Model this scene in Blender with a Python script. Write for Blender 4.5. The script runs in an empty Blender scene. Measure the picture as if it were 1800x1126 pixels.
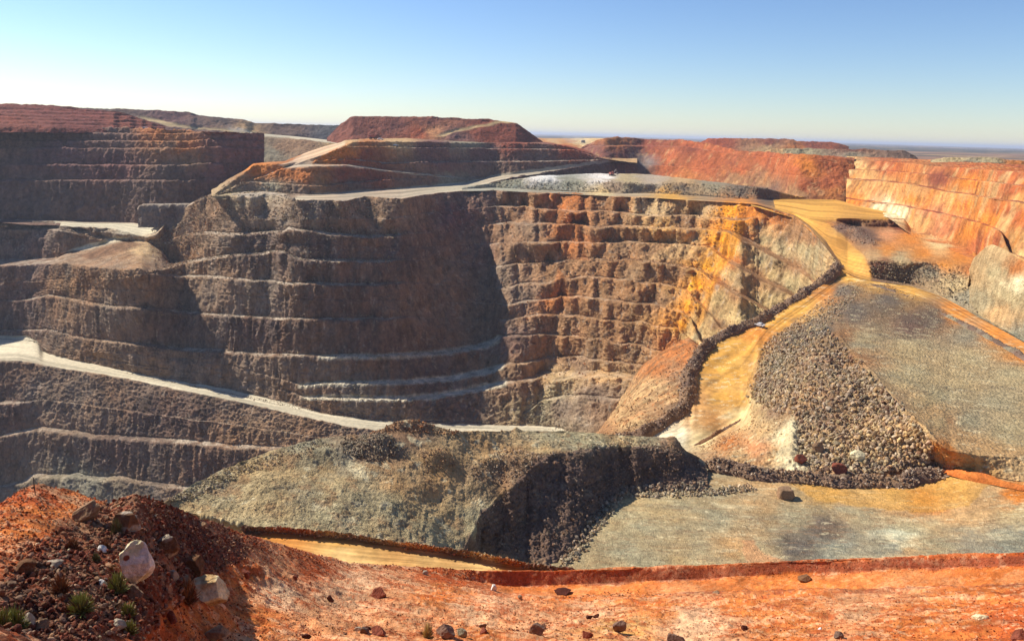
import bpy, math, random
import numpy as np
random.seed(7)
RNG = np.random.default_rng(11)
scene = bpy.context.scene
COL = scene.collection

# ------------------------------------------------------------------ camera model (photo is 1800 x 1126)
FPX = 1400.0
PITCH = math.atan(329.0/FPX); ROLL = math.atan(0.0286)
Fv = np.array([0, math.cos(PITCH), -math.sin(PITCH)])
R0 = np.array([1.0, 0, 0]); U0 = np.array([0, math.sin(PITCH), math.cos(PITCH)])
Rv = math.cos(ROLL)*R0 + math.sin(ROLL)*U0
Uv = -math.sin(ROLL)*R0 + math.cos(ROLL)*U0

def ray(u, v):
    """horizontal unit direction (hx,hy) and T = drop per metre of horizontal distance"""
    u = np.asarray(u, float); v = np.asarray(v, float)
    d = Fv*FPX + Rv*(u-900)[..., None] + Uv*(563-v)[..., None]
    h = np.hypot(d[..., 0], d[..., 1])
    return d[..., 0]/h, d[..., 1]/h, -d[..., 2]/h

def pz(u, v, z):
    hx, hy, T = ray(u, v); r = -z/T
    return np.array([hx*r, hy*r, z+0*r]).T
def pr(u, v, r):
    hx, hy, T = ray(u, v)
    return np.array([hx*r, hy*r, -r*T]).T

# ------------------------------------------------------------------ noise
def _hash(ix, iy, iz, seed):
    h = (ix.astype(np.uint32)*np.uint32(374761393) + iy.astype(np.uint32)*np.uint32(668265263)
         + iz.astype(np.uint32)*np.uint32(2147483647) + np.uint32((seed*1274126177) & 0xffffffff))
    h = (h ^ (h >> np.uint32(13)))*np.uint32(1274126177)
    h = (h ^ (h >> np.uint32(15)))*np.uint32(2246822519)
    h = h ^ (h >> np.uint32(16))
    return h.astype(np.float32)*np.float32(2.0/4294967295.0)-np.float32(1.0)

def vnoise(x, y, z, seed=0):
    fx = np.floor(x); fy = np.floor(y); fz = np.floor(z)
    ix = fx.astype(np.int64); iy = fy.astype(np.int64); iz = fz.astype(np.int64)
    a = (x-fx).astype(np.float32); b = (y-fy).astype(np.float32); c = (z-fz).astype(np.float32)
    a = a*a*(3-2*a); b = b*b*(3-2*b); c = c*c*(3-2*c)
    out = 0
    for dx in (0, 1):
        wx = a if dx else 1-a
        for dy in (0, 1):
            wy = b if dy else 1-b
            for dz in (0, 1):
                wz = c if dz else 1-c
                out = out + wx*wy*wz*_hash(ix+dx, iy+dy, iz+dz, seed)
    return out

def fbm(x, y, z, o=4, seed=0, gain=.5):
    s = 0; a = 1.0; t = 0
    for i in range(o):
        s = s + a*vnoise(x*2**i+i*17.3, y*2**i+i*9.1, z*2**i+i*4.7, seed+i); t += a; a *= gain
    return s/t*1.6
def ridged(x, y, z, o=3, seed=0):
    s = 0; a = 1.0; t = 0
    for i in range(o):
        s = s + a*(1-2*np.abs(vnoise(x*2**i+i*7.3, y*2**i+i*3.1, z*2**i, seed+i))); t += a; a *= .5
    return s/t

def sm(x):
    x = np.clip(x, 0, 1); return x*x*(3-2*x)

# ------------------------------------------------------------------ palette (sRGB of lit surface)
def lin(c):
    c = np.array(c, float)/255.0
    return np.where(c <= .04045, c/12.92, ((c+.055)/1.055)**2.4)
PAL = {k: lin(v) for k, v in dict(
    rock=(146,122,98), rockd=(116,92,76), rockp=(128,98,80), rockb=(148,116,86), road=(205,192,160), roadt=(214,184,128),
    roady=(206,152,70), roado=(206,132,58), berm=(172,154,130), red=(160,82,52), redd=(132,72,52), redb=(172,92,54),
    purple=(120,84,74), mesa=(128,78,62), orange=(204,122,48), yellow=(200,150,84), vivid=(228,148,36), pale=(222,204,158), tan=(188,152,104),
    brown=(156,116,78), sage=(180,158,114), sageg=(162,146,110), grey=(146,134,108), greyg=(142,137,114), greyd=(106,94,80),
    cream=(220,196,146), orock=(178,110,58), salmon=(212,148,98), fred=(178,84,38), forange=(208,120,56), fpink=(230,178,130),
    fdark=(84,44,32), bush=(84,80,70), plain=(140,108,84), plainb=(96,92,88), white=(225,215,200), dirt=(120,84,56), tanl=(194,162,108), rdark=(124,66,52), rust=(168,92,54), ochre=(192,140,82), rsal=(180,116,76)).items()}  # fdark: dark red soil and stone, also shade painted on the left bank

# ------------------------------------------------------------------ materials
def mat_terrain(name, scale, bump, var=.35, streak=1.0, rough=.95, fine=8.0, speck=0.0):
    m = bpy.data.materials.new(name); m.use_nodes = True
    nt = m.node_tree; N = nt.nodes; L = nt.links
    b = N['Principled BSDF']; b.inputs['Roughness'].default_value = rough
    b.inputs['Specular IOR Level'].default_value = .12
    at = N.new('ShaderNodeAttribute'); at.attribute_name = 'Col'
    tc = N.new('ShaderNodeTexCoord')
    mp = N.new('ShaderNodeMapping'); mp.inputs['Scale'].default_value = (1, 1, streak)
    L.new(tc.outputs['Object'], mp.inputs['Vector'])
    n1 = N.new('ShaderNodeTexNoise'); n1.inputs['Scale'].default_value = scale; n1.inputs['Detail'].default_value = 8
    n1.inputs['Roughness'].default_value = .65
    L.new(mp.outputs['Vector'], n1.inputs['Vector'])
    r = N.new('ShaderNodeMapRange'); r.inputs['From Min'].default_value = .3; r.inputs['From Max'].default_value = .7
    r.inputs['To Min'].default_value = 1-var; r.inputs['To Max'].default_value = 1+var
    L.new(n1.outputs['Fac'], r.inputs['Value'])
    mx = N.new('ShaderNodeVectorMath'); mx.operation = 'SCALE'
    L.new(at.outputs['Color'], mx.inputs[0]); L.new(r.outputs['Result'], mx.inputs['Scale'])
    L.new(mx.outputs['Vector'], b.inputs['Base Color'])
    n2 = N.new('ShaderNodeTexNoise'); n2.inputs['Scale'].default_value = scale*fine/4; n2.inputs['Detail'].default_value = 6
    n2.inputs['Roughness'].default_value = .7
    L.new(tc.outputs['Object'], n2.inputs['Vector'])
    vo = N.new('ShaderNodeTexVoronoi'); vo.inputs['Scale'].default_value = scale*2.2
    L.new(tc.outputs['Object'], vo.inputs['Vector'])
    ad = N.new('ShaderNodeMath'); ad.operation = 'MULTIPLY_ADD'
    L.new(vo.outputs['Distance'], ad.inputs[0]); ad.inputs[1].default_value = -.5; L.new(n2.outputs['Fac'], ad.inputs[2])
    bp = N.new('ShaderNodeBump'); bp.inputs['Strength'].default_value = .9; bp.inputs['Distance'].default_value = bump
    L.new(ad.outputs[0], bp.inputs['Height']); L.new(bp.outputs['Normal'], b.inputs['Normal'])
    return m
M_FAR = mat_terrain('far_ground', .25, .9, .3)
M_MID = mat_terrain('pit_rock', .55, .8, .35, .5)
M_ROAD = mat_terrain('road_dirt', .35, .12, .22)
M_NEAR = mat_terrain('mound_soil', 1.6, .28, .3)
M_FORE = mat_terrain('red_soil', 4.0, .12, .32)
M_ROCK = mat_terrain('loose_rock', 1.5, .1, .25)
M_BOULD = mat_terrain('boulder_rock', 3.0, .12, .3)

# ------------------------------------------------------------------ mesh output
def mesh_obj(name, verts, faces, mat, col=None, kind=None, smooth=True, label=None, cat=None, group=None, parent=None, loc=None):
    """faces: (n,k) int array"""
    me = bpy.data.meshes.new(name)
    verts = np.ascontiguousarray(verts, dtype=np.float32); faces = np.ascontiguousarray(faces, dtype=np.int32)
    n, k = faces.shape
    me.vertices.add(len(verts)); me.vertices.foreach_set('co', verts.ravel())
    me.loops.add(n*k); me.loops.foreach_set('vertex_index', faces.ravel())
    me.polygons.add(n); me.polygons.foreach_set('loop_start', np.arange(0, n*k, k, dtype=np.int32))
    me.polygons.foreach_set('use_smooth', np.full(n, smooth))
    me.update(calc_edges=True)
    if col is not None:
        a = me.color_attributes.new('Col', 'FLOAT_COLOR', 'POINT')
        c = np.ones((len(verts), 4), np.float32); c[:, :3] = col
        a.data.foreach_set('color', c.ravel())
    me.materials.append(mat)
    o = bpy.data.objects.new(name, me); COL.objects.link(o)
    if kind: o['kind'] = kind
    if label: o['label'] = label
    if cat: o['category'] = cat
    if group: o['group'] = group
    if parent: o.parent = parent
    if loc is not None: o.location = loc
    return o

def inpoly(u, v, poly):
    inside = np.zeros(u.shape, bool); n = len(poly)
    for i in range(n):
        x1, y1 = poly[i]; x2, y2 = poly[(i+1) % n]
        if y1 == y2: continue
        c = ((y1 > v) != (y2 > v)) & (u < (x2-x1)*(v-y1)/(y2-y1)+x1)
        inside ^= c
    return inside

def pl(poly, u):
    p = np.array([q[:2] for q in poly], float)
    return np.interp(u, p[:, 0], p[:, 1])

# band presets: flute, lump, fine amplitude (metres * L)
BAND = {'face': (1.7, 1.1, .95), 'berm': (.1, .2, .18), 'road': (0, .06, .03), 'scree': (.5, .9, .6),
        'flat': (0, .5, .2), 'slope': (.5, 1.2, .35), 'rubble': (.3, 1.3, 1.1), 'smooth': (.25, .5, .12), 'bund': (0, .5, .6)}
PATCH = {}

def patch(name, rows, u0, u1, anchor=None, az=None, ar=None, L=1.0, step=1.4, cstep=1.5, cols=(), mat=None, roads=(), obj='terrain',
          back=None, vmax=None, seed=0, var=1.0, streakc=0.0, mode='march', warp=14.0, bottomskirt=None, relief=(), power=1.6, post=None, usm=0, vsm=2.0, targets=None, usmu=None, roadmix=None, bermmix=None, mixes=(), zones=(), wob=None, lumpu=None, berm2=None):
    u = np.linspace(u0, u1, int((u1-u0)/cstep)+1)
    # beyond the photo's own frame the ground goes on, with wider columns
    if u0 < 0: u = np.concatenate([np.linspace(-420, u0, 60)[:-1], u])
    if u1 > 1800: u = np.concatenate([u, np.linspace(u1, 2300, 70)[1:]])
    nc = len(u)
    Vr = []
    for i, r in enumerate(rows):
        v = pl(r[0], u)
        if i: v = np.maximum(v, Vr[-1]+.02)
        if vmax is not None: v = np.minimum(v, pl(vmax, u)+.02*i)
        Vr.append(v)
    def gsm(a, sig):
        sig = sig/cstep
        if sig < .5: return a
        k = int(3*sig); g = np.exp(-.5*(np.arange(-k, k+1)/sig)**2); g /= g.sum()
        p = np.concatenate([2*a[0]-a[k:0:-1], a, 2*a[-1]-a[-2:-k-2:-1]]) if len(a) > k+1 else np.pad(a, k, mode='edge')
        return np.convolve(p, g, 'valid')
    Vr = [gsm(v, vsm) for v in Vr]
    nr = len(rows); Rr = [None]*nr
    if mode == 'z' or mode == 'r':
        for i, r in enumerate(rows):
            q = np.array([(a[0], a[2]) for a in r[0]], float)
            val = np.interp(u, q[:, 0], q[:, 1])
            T = ray(u, Vr[i])[2]
            Rr[i] = -val/T if mode == 'z' else val
    else:
        T = ray(u, Vr[anchor])[2]
        Rr[anchor] = pl(ar, u) if ar is not None else -pl(az, u)/T
        def tt(sl):
            s = pl(sl, u) if isinstance(sl, (list, tuple)) else sl
            return np.tan(np.radians(s))*np.ones(nc)
        for i in range(anchor, nr-1):
            ts = tt(rows[i][2]); Ta = ray(u, Vr[i])[2]; Tb = ray(u, Vr[i+1])[2]
            Rr[i+1] = Rr[i]*(ts+Ta)/(Tb+ts)
            if targets and i+1 in targets:
                prev = max([anchor]+[k for k in targets if k < i+1])
                tg = -pl(targets[i+1], u)/Tb; f = 1+(tg/Rr[i+1]-1)*np.interp(u, [960, 1040], [1, 0])
                w0 = Vr[prev]; tot = Vr[i+1]-w0+1e-6
                for j in range(prev+1, i+2):
                    Rr[j] = Rr[j]*f**np.clip((Vr[j]-w0)/tot, 0, 1)
        for i in range(anchor-1, -1, -1):
            ts = tt(rows[i][2]); Ta = ray(u, Vr[i])[2]; Tb = ray(u, Vr[i+1])[2]
            Rr[i] = Rr[i+1]*(ts+Tb)/(Ta+ts)
    if usm:
        Rs = [gsm(q, usm*(1 if i > 1 else .35)) for i, q in enumerate(Rr)]
        wu_ = pl(usmu, u) if usmu else 1.0
        Rr = [a*wu_+b*(1-wu_) for a, b in zip(Rs, Rr)]
    if wob:
        wa = pl(wob, u); V0 = [v.copy() for v in Vr]
        for i in range(1, len(Vr)-1):
            isb_ = rows[i][1] in ('berm', 'road'); j = i if isb_ else (i-1 if rows[i-1][1] in ('berm', 'road') else i)
            d = wa*(vnoise(u/34, u*0+j*3.7, u*0, 5)+.6*vnoise(u/13, u*0+j*2.1, u*0, 6)) + (0 if isb_ else .35*wa*vnoise(u/9, u*0+j, u*0, 9)*(V0[i]-V0[i-1] > 1.5))
            if rows[i][1] == 'road' or (i and rows[i-1][1] == 'road'): d = d*0
            Vr[i] = Vr[i]+d
        for i in range(1, len(Vr)):
            Vr[i] = np.where(V0[i]-V0[i-1] < .6, Vr[i-1]+(V0[i]-V0[i-1]), np.maximum(Vr[i], Vr[i-1]+.3))
            Rr[i] = Rr[i]*ray(u, V0[i])[2]/ray(u, Vr[i])[2]
    P = [pr(u, Vr[i], Rr[i]) for i in range(nr)]
    D = [p@Fv for p in P]
    GP, GU, GV, GB, GT = [], [], [], [], []
    for i in range(nr-1):
        n = max(2, int(np.percentile(Vr[i+1]-Vr[i], 97)/step)+1)
        ts = np.arange(n)/n if i < nr-2 else np.arange(n+1)/n
        for t in ts:
            s = (t*D[i]/((1-t)*D[i+1]+t*D[i]))[:, None]
            GP.append(P[i]*(1-s)+P[i+1]*s); GU.append(u); GV.append(Vr[i]*(1-t)+Vr[i+1]*t)
            GB.append(BAND[rows[i][1]]); GT.append(np.full(nc, i+t))
    if back is not None:
        for f in (1.0, .5, .2):
            hx, hy, _ = ray(u, Vr[0]); d = np.stack([hx*back[0]*f, hy*back[0]*f, -back[1]*f**1.4+0*hx], 1)
            GP.insert(int(0), P[0]+d) if f == 1.0 else GP.insert({.5: 1, .2: 2}[f], P[0]+d)
            GU.insert(0, u); GV.insert(0, Vr[0]); GB.insert(0, BAND[rows[0][1]]); GT.insert(0, np.full(nc, 0))
    if bottomskirt is not None:
        for f in (.3, 1.0):
            hx, hy, _ = ray(u, Vr[-1]); d = np.stack([-hx*bottomskirt[0]*f, -hy*bottomskirt[0]*f, -bottomskirt[1]*f+0*hx], 1)
            GP.append(P[-1]+d); GU.append(u); GV.append(Vr[-1]); GB.append(BAND[rows[-2][1]]); GT.append(np.full(nc, nr-2))
    G = np.array(GP); GU = np.array(GU); GV = np.array(GV); GT = np.array(GT)
    A = np.array(GB)[:, None, :]*np.ones((1, nc, 1))
    # soften amplitude across bands
    for _ in range(2):
        A[1:-1] = (A[:-2]+2*A[1:-1]+A[2:])/4
    road = np.zeros(GU.shape, bool)
    wu = GU + 1.2*vnoise(GU/9, GV/9, GU*0, 5); wv = GV + 1.2*vnoise(GU/9, GV/9, GU*0, 6)
    for pg in roads:
        road |= inpoly(wu, wv, pg)
    rsoft = road.astype(float)
    for _ in range(3):
        rsoft[1:-1] = (rsoft[:-2]+rsoft[1:-1]*2+rsoft[2:])/4
        rsoft[:, 1:-1] = (rsoft[:, :-2]+rsoft[:, 1:-1]*2+rsoft[:, 2:])/4
    A = A*(1-.93*rsoft[..., None])
    # relief blobs in patch space: (u,v,ru,rv,height m)
    for (bu, bv, ru, rv, hh) in relief:
        w = np.exp(-(((GU-bu)/ru)**2+((GV-bv)/rv)**2))
        G[..., 2] += hh*w
    if post is not None: G = post(G, GU, GV)
    # normals
    du = np.gradient(G, axis=1); dv = np.gradient(G, axis=0)
    Nn = np.cross(dv, du); Nn /= np.linalg.norm(Nn, axis=2, keepdims=True)+1e-9
    Nn *= np.sign(np.sum(-G*Nn, axis=2, keepdims=True)+1e-9)   # towards viewer side
    x, y, z = G[..., 0]/L, G[..., 1]/L, G[..., 2]/L
    Lf = L
    fl = ridged(x/5.5, y/5.5, z/30, 3, seed+1)
    lu = fbm(x/16, y/16, z/12, 3, seed+5)
    fi = ridged(x/3.0, y/3.0, z/3.6, 4, seed+9)*.6+.7*fbm(x/1.5, y/1.5, z/1.5, 2, seed+13, .7)
    if lumpu: A[..., 1] *= pl(lumpu, GU); A[..., 2] *= .5+.5*pl(lumpu, GU)
    disp = (A[..., 0]*fl + A[..., 1]*lu + A[..., 2]*fi)*Lf
    G = G + Nn*disp[..., None]
    # colour
    W = 0; C = 0
    cu = GU + warp*fbm(x/12, y/12, z/12, 5, seed+21, .7); cv = GV + warp*.6*fbm(x/12, y/12, z/12, 5, seed+31, .7)
    for (pu, pv, nm) in cols:
        w = 1.0/(((cu-pu)**2+((cv-pv)*1.6)**2)+60)**power
        W = W+w; C = C+w[..., None]*PAL[nm]
    C = C/W[..., None]
    n1 = fbm(x/7, y/7, z/7, 4, seed+41, .6); n2 = fbm(x/4, y/4, z/40, 3, seed+51); n3 = fbm(x/1.6, y/1.6, z/1.6, 2, seed+61, .7)
    k = 1+var*(.16*n1+.12*n3)+streakc*.3*n2
    hue = .06*var*fbm(x/20, y/20, z/20, 2, seed+71)
    C = C*np.clip(k, .3, 2)[..., None]*np.stack([1+hue, 1+0*hue, 1-hue], -1)
    C = np.clip(C, .01, .9)
    if bermmix:
        isb = np.zeros(len(rows)+1)
        for i, r in enumerate(rows): isb[i] = r[1] == 'berm'
        w = isb[np.clip(GT.astype(int), 0, len(rows))]
        w = w*bermmix[1]*sm(.6+n1*.9)*(pl(bermmix[2], GU) if len(bermmix) > 2 else 1)
        C = C*(1-w[..., None])+PAL[bermmix[0]]*w[..., None]*np.clip(k, .4, 2)[..., None]
    if berm2:
        isb = np.array([float(r[1] == 'berm') for r in rows]+[0.0])
        w = (isb[np.clip(GT.astype(int), 0, len(rows))]*pl(berm2[1], GU))[..., None]
        C = C*(1-w)+PAL[berm2[0]]*w*np.clip(k, .5, 1.6)[..., None]
    for (nm, sc, lo, hi, amt, st) in mixes:
        w = fbm(G[..., 0]/sc*st[0], G[..., 1]/sc*st[1], G[..., 2]/sc*st[2], 5, seed+int(sc*10)+91, .65)
        w = sm((w-lo)/(hi-lo))[..., None]*amt
        C = C*(1-w)+w*PAL[nm]*np.clip(k, .5, 1.6)[..., None]
    if roadmix:
        w = rsoft[..., None]*roadmix[1]; C = C*(1-w)+w*PAL[roadmix[0]]
    trk = vnoise(GT*11+.6*vnoise(GU/60, GT, GT, 3), GU/140, GT*0, seed+7)+.6*vnoise(GT*27, GU/90, GT*0, seed+8)
    C = C*(1+.34*rsoft*trk)[..., None]
    for (pg, nm, amt) in zones:
        w = inpoly(cu*.3+GU*.7, cv*.3+GV*.7, pg).astype(float)
        for _ in range(2):
            w[1:-1] = (w[:-2]+w[1:-1]*2+w[2:])/4
            w[:, 1:-1] = (w[:, :-2]+w[:, 1:-1]*2+w[:, 2:])/4
        w = (w*amt)[..., None]
        C = C*(1-w)+w*PAL[nm]*np.clip(k, .4, 1.8)[..., None]
    nR, nC = GU.shape
    idx = np.arange(nR*nC).reshape(nR, nC)
    fc = np.stack([idx[:-1, :-1], idx[1:, :-1], idx[1:, 1:], idx[:-1, 1:]], -1).reshape(-1, 4)
    rf = (road[:-1, :-1] & road[1:, 1:]).reshape(-1)
    Vt = G.reshape(-1, 3); Cc = C.reshape(-1, 3)
    def emit(nm, sel, mt):
        f = fc[sel]
        if len(f) == 0: return
        used = np.unique(f); remap = np.zeros(len(Vt), np.int64); remap[used] = np.arange(len(used))
        mesh_obj(nm, Vt[used], remap[f], mt, Cc[used], kind='structure')
    emit(obj, ~rf, mat or M_MID)
    emit('dirt_road', rf, M_ROAD)
    PATCH[name] = dict(G=G, U=GU, V=GV, N=Nn, C=C)
    return PATCH[name]
rows_col = {}

def at(name, u, v):
    """surface point of a patch that shows at photo position (u,v)"""
    p = PATCH[name]; d = (p['U']-u)**2+(p['V']-v)**2
    i = np.argmin(d); return p['G'].reshape(-1, 3)[i].copy()

def berm(poly, t, face='face', slope=70, bt='berm'):
    """toe row followed by the crest row t px lower"""
    us = sorted(set([q[0] for q in poly] + ([q[0] for q in t] if isinstance(t, list) else [])))
    lo = []
    for uu in us:
        tv = float(pl(t, uu)) if isinstance(t, list) else t
        lo.append((uu, float(pl(poly, uu))+tv))
    return [(poly, bt, 1.0), (lo, face, slope)]

# ================================================================== TERRAIN
CRZ = [(-20, -106), (262, -105), (300, -92), (340, -74), (380, -62), (521, -60), (870, -60), (1000, -58), (1330, -52), (1400, -57), (1450, -63), (1477, -68)]
CREST = [(-20, 385), (95, 388), (150, 391), (236, 392), (262, 396), (285, 386), (310, 369), (345, 352), (380, 337), (460, 336), (500, 340), (521, 353),
         (560, 351), (609, 352), (640, 345), (665, 347), (706, 349), (734, 343), (777, 338), (820, 335), (870, 334), (950, 338), (1000, 340),
         (1080, 344), (1150, 347), (1230, 352), (1330, 358), (1395, 378), (1425, 400), (1450, 432), (1472, 455), (1477, 468)]
BUNDL = [(1477, 470), (1450, 497), (1400, 528), (1340, 563), (1290, 585), (1245, 608), (1222, 635), (1215, 680), (1195, 728), (1150, 755), (1090, 772)]
YB = [(1270, 0), (1290, 1)]
def tl(l, m=None):
    return l
rows = [(CREST, 'berm', 1.0)]
rows += [([(-20, 387), (95, 390), (100, 397), (199, 402), (250, 416), (275, 413), (300, 379), (345, 353), (378, 338), (390, 344), (450, 346), (465, 340),
           (521, 354), (560, 352), (609, 353), (640, 346), (706, 350), (734, 344), (777, 339), (820, 336), (870, 335), (950, 339), (1080, 345), (1230, 353),
           (1330, 359), (1395, 379), (1425, 401), (1450, 433), (1477, 469)], 'rubble', [(-20, 60), (300, 45), (690, 42), (760, 60), (870, 58), (1300, 55)])]
rows += berm([(-20, 392), (100, 402), (200, 408), (280, 418), (310, 396), (335, 382), (420, 385), (505, 385), (600, 384), (690, 384), (760, 375), (870, 362),
              (950, 365), (1040, 369), (1134, 376), (1310, 384), (1335, 380), (1395, 398), (1430, 424), (1460, 452), (1477, 469)],
             [(-20, .2), (860, .2), (880, 4), (1300, 5), (1340, 1), (1477, .1)], 'face', [(-20, 72), (860, 72), (900, 60), (1290, 58), (1320, 50)])
rows += berm([(-20, 402), (100, 401), (150, 414), (230, 424), (300, 421), (330, 412), (365, 407), (440, 408), (500, 404), (508, 397), (530, 402), (580, 410),
              (620, 412), (690, 413), (780, 405), (870, 393), (950, 390), (1030, 395), (1134, 396), (1280, 404), (1294, 408), (1330, 428), (1364, 446),
              (1397, 464), (1423, 482), (1450, 510), (1477, 530)],
             [(-20, 3), (100, 3), (150, .3), (330, .3), (360, 6), (690, 5), (710, .2), (860, .2), (880, 5), (1280, 5), (1300, 11), (1430, 9)],
             'face', [(-20, 76), (690, 74), (860, 70), (900, 60), (1290, 58), (1320, 52)])
rows += berm([(-20, 425), (110, 416), (200, 421), (290, 426), (340, 435), (500, 428), (690, 436), (780, 432), (870, 428), (950, 422), (1030, 425), (1134, 427),
              (1250, 434), (1271, 448), (1310, 470), (1346, 491), (1387, 509), (1420, 535), (1477, 560)],
             [(-20, .2), (860, .2), (880, 4), (1250, 5), (1275, 9), (1420, 8)], 'face', [(-20, 76), (690, 74), (860, 70), (900, 60), (1260, 58), (1300, 52)])
rows += berm([(-20, 456), (100, 453), (115, 446), (135, 441), (175, 430), (225, 416), (250, 417), (284, 436), (300, 462), (340, 457), (399, 447), (452, 443), (495, 438), (530, 454),
              (580, 455), (665, 456), (780, 458), (875, 468), (950, 462), (1032, 454), (1151, 458), (1230, 472), (1253, 484), (1284, 504), (1315, 522),
              (1341, 538), (1400, 570)],
             [(-20, 12), (100, 11), (112, 16), (135, 26), (175, 40), (225, 58), (262, 58), (284, 40), (300, 9), (340, 5), (495, 6), (680, 4.5), (700, .2), (860, .2), (880, 3), (1230, 4), (1253, 9), (1341, 7)],
             'face', [(-20, 76), (690, 74), (860, 70), (900, 60), (1230, 58), (1270, 52)])
rows += berm([(-20, 495), (100, 492), (200, 486), (275, 479), (339, 484), (435, 489), (506, 495), (610, 498), (700, 497), (780, 500), (885, 505), (950, 494),
              (1032, 484), (1151, 497), (1210, 510), (1227, 524), (1253, 552), (1270, 572), (1477, 620)],
             [(-20, .2), (260, .2), (275, 5), (695, 4.5), (710, .2), (870, .2), (885, 4), (1210, 4), (1230, 8)], 'face', [(-20, 76), (690, 74), (860, 70), (900, 60), (1230, 54)])
rows += berm([(-20, 512), (100, 508), (300, 510), (500, 525), (690, 528), (780, 532), (890, 533), (950, 524), (1020, 518), (1134, 531), (1200, 545), (1215, 556),
              (1232, 600), (1477, 650)], [(-20, .2), (870, .2), (890, 4), (1200, 4)], 'face', [(-20, 76), (690, 74), (860, 70), (900, 60)])
rows += berm([(-20, 531), (48, 525), (85, 517), (114, 522), (182, 534), (270, 541), (426, 554), (500, 559), (620, 560), (695, 557), (780, 560), (895, 560),
              (950, 547), (1020, 555), (1106, 565), (1191, 576), (1215, 600), (1477, 680)],
             [(-20, .2), (48, 3), (114, 5), (182, 5), (690, 4.5), (710, .2), (870, .2), (890, 4)], 'face', [(-20, 74), (690, 74), (860, 70), (900, 60)])
rows += berm([(-20, 580), (37, 580), (82, 578), (136, 591), (176, 597), (256, 604), (327, 611), (455, 621), (498, 620), (564, 624), (692, 622), (734, 620),
              (791, 615), (834, 606), (859, 600), (876, 589), (890, 590), (950, 582), (1020, 591), (1106, 602), (1163, 615), (1205, 630), (1477, 700)],
             [(-20, 2), (176, 5), (300, 6), (500, 6), (700, 5), (791, 7), (859, 10), (876, 10), (890, 4)], 'face', [(-20, 70), (690, 74), (860, 70), (900, 62)])
rows += berm([(-20, 586), (60, 595), (100, 612), (187, 617), (404, 640), (515, 672), (527, 674), (564, 671), (706, 668), (791, 662), (848, 650), (882, 640),
              (900, 638), (972, 626), (1020, 628), (1092, 636), (1134, 641), (1160, 650), (1477, 740)],
             [(-20, .2), (510, .2), (535, 5), (706, 7), (848, 10), (882, 10), (900, 4)], 'face', [(-20, 68), (690, 72), (860, 70), (900, 62)])
rows += berm([(-20, 588), (60, 598), (100, 620), (187, 632), (404, 663), (520, 692), (535, 695), (592, 697), (706, 697), (791, 689), (848, 678), (888, 669),
              (900, 667), (986, 650), (1060, 652), (1120, 660), (1160, 668), (1477, 760)],
             [(-20, .2), (510, .2), (540, 5), (706, 7), (848, 9), (888, 8), (900, 6), (986, 15), (1060, 16), (1120, 8)], 'face', [(-20, 66), (690, 72), (860, 70), (900, 50), (1200, 45)])
rows += berm([(-20, 590), (60, 600), (100, 625), (187, 640), (404, 680), (560, 719), (734, 738), (876, 741), (910, 735), (950, 702), (1020, 691), (1077, 699),
              (1110, 702), (1477, 780)], [(-20, .2), (920, .2), (950, 5), (1077, 5)], 'rubble', [(-20, 60), (870, 60), (900, 42), (1200, 42)])
PR = len(rows)
rows += [([(-20, 591), (47, 591), (65, 600), (75, 617), (109, 627), (187, 644), (280, 664), (404, 684), (498, 706), (564, 724), (649, 737), (734, 743),
           (876, 746), (950, 748), (985, 751), (1010, 762), (1060, 775), (1200, 790), (1477, 800)], 'road', 1.0)]
rows += [([(-20, 636), (31, 633), (109, 647), (218, 664), (311, 684), (435, 709), (529, 731), (620, 751), (692, 760), (760, 768), (900, 772), (985, 772), (1010, 770),
           (1200, 795), (1477, 810)], 'rubble', [(-20, 66), (200, 52), (600, 50)])]
rows += berm([(-20, 707), (0, 705), (48, 703), (80, 702), (200, 718), (350, 738), (480, 756), (600, 775), (700, 790), (1200, 820), (1477, 830)],
             [(-20, 9), (0, 8), (48, 3), (65, .4), (200, 1), (1200, .3)], 'face', 70)
rows += berm([(-20, 770), (0, 765), (75, 748), (95, 750), (160, 761), (300, 770), (420, 780), (500, 785), (600, 800), (1200, 850), (1477, 860)],
             [(-20, 2), (75, 9), (400, 9), (1200, 3)], 'face', 72)
rows += berm([(-20, 860), (40, 845), (60, 832), (130, 831), (190, 837), (210, 836), (240, 843), (320, 852), (400, 860), (1200, 900), (1477, 910)],
             [(-20, 2), (60, 9), (400, 9), (1200, 3)], 'rubble', 58)
rows += [([(-20, 965), (1477, 965)], 'rubble', 30)]
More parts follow.
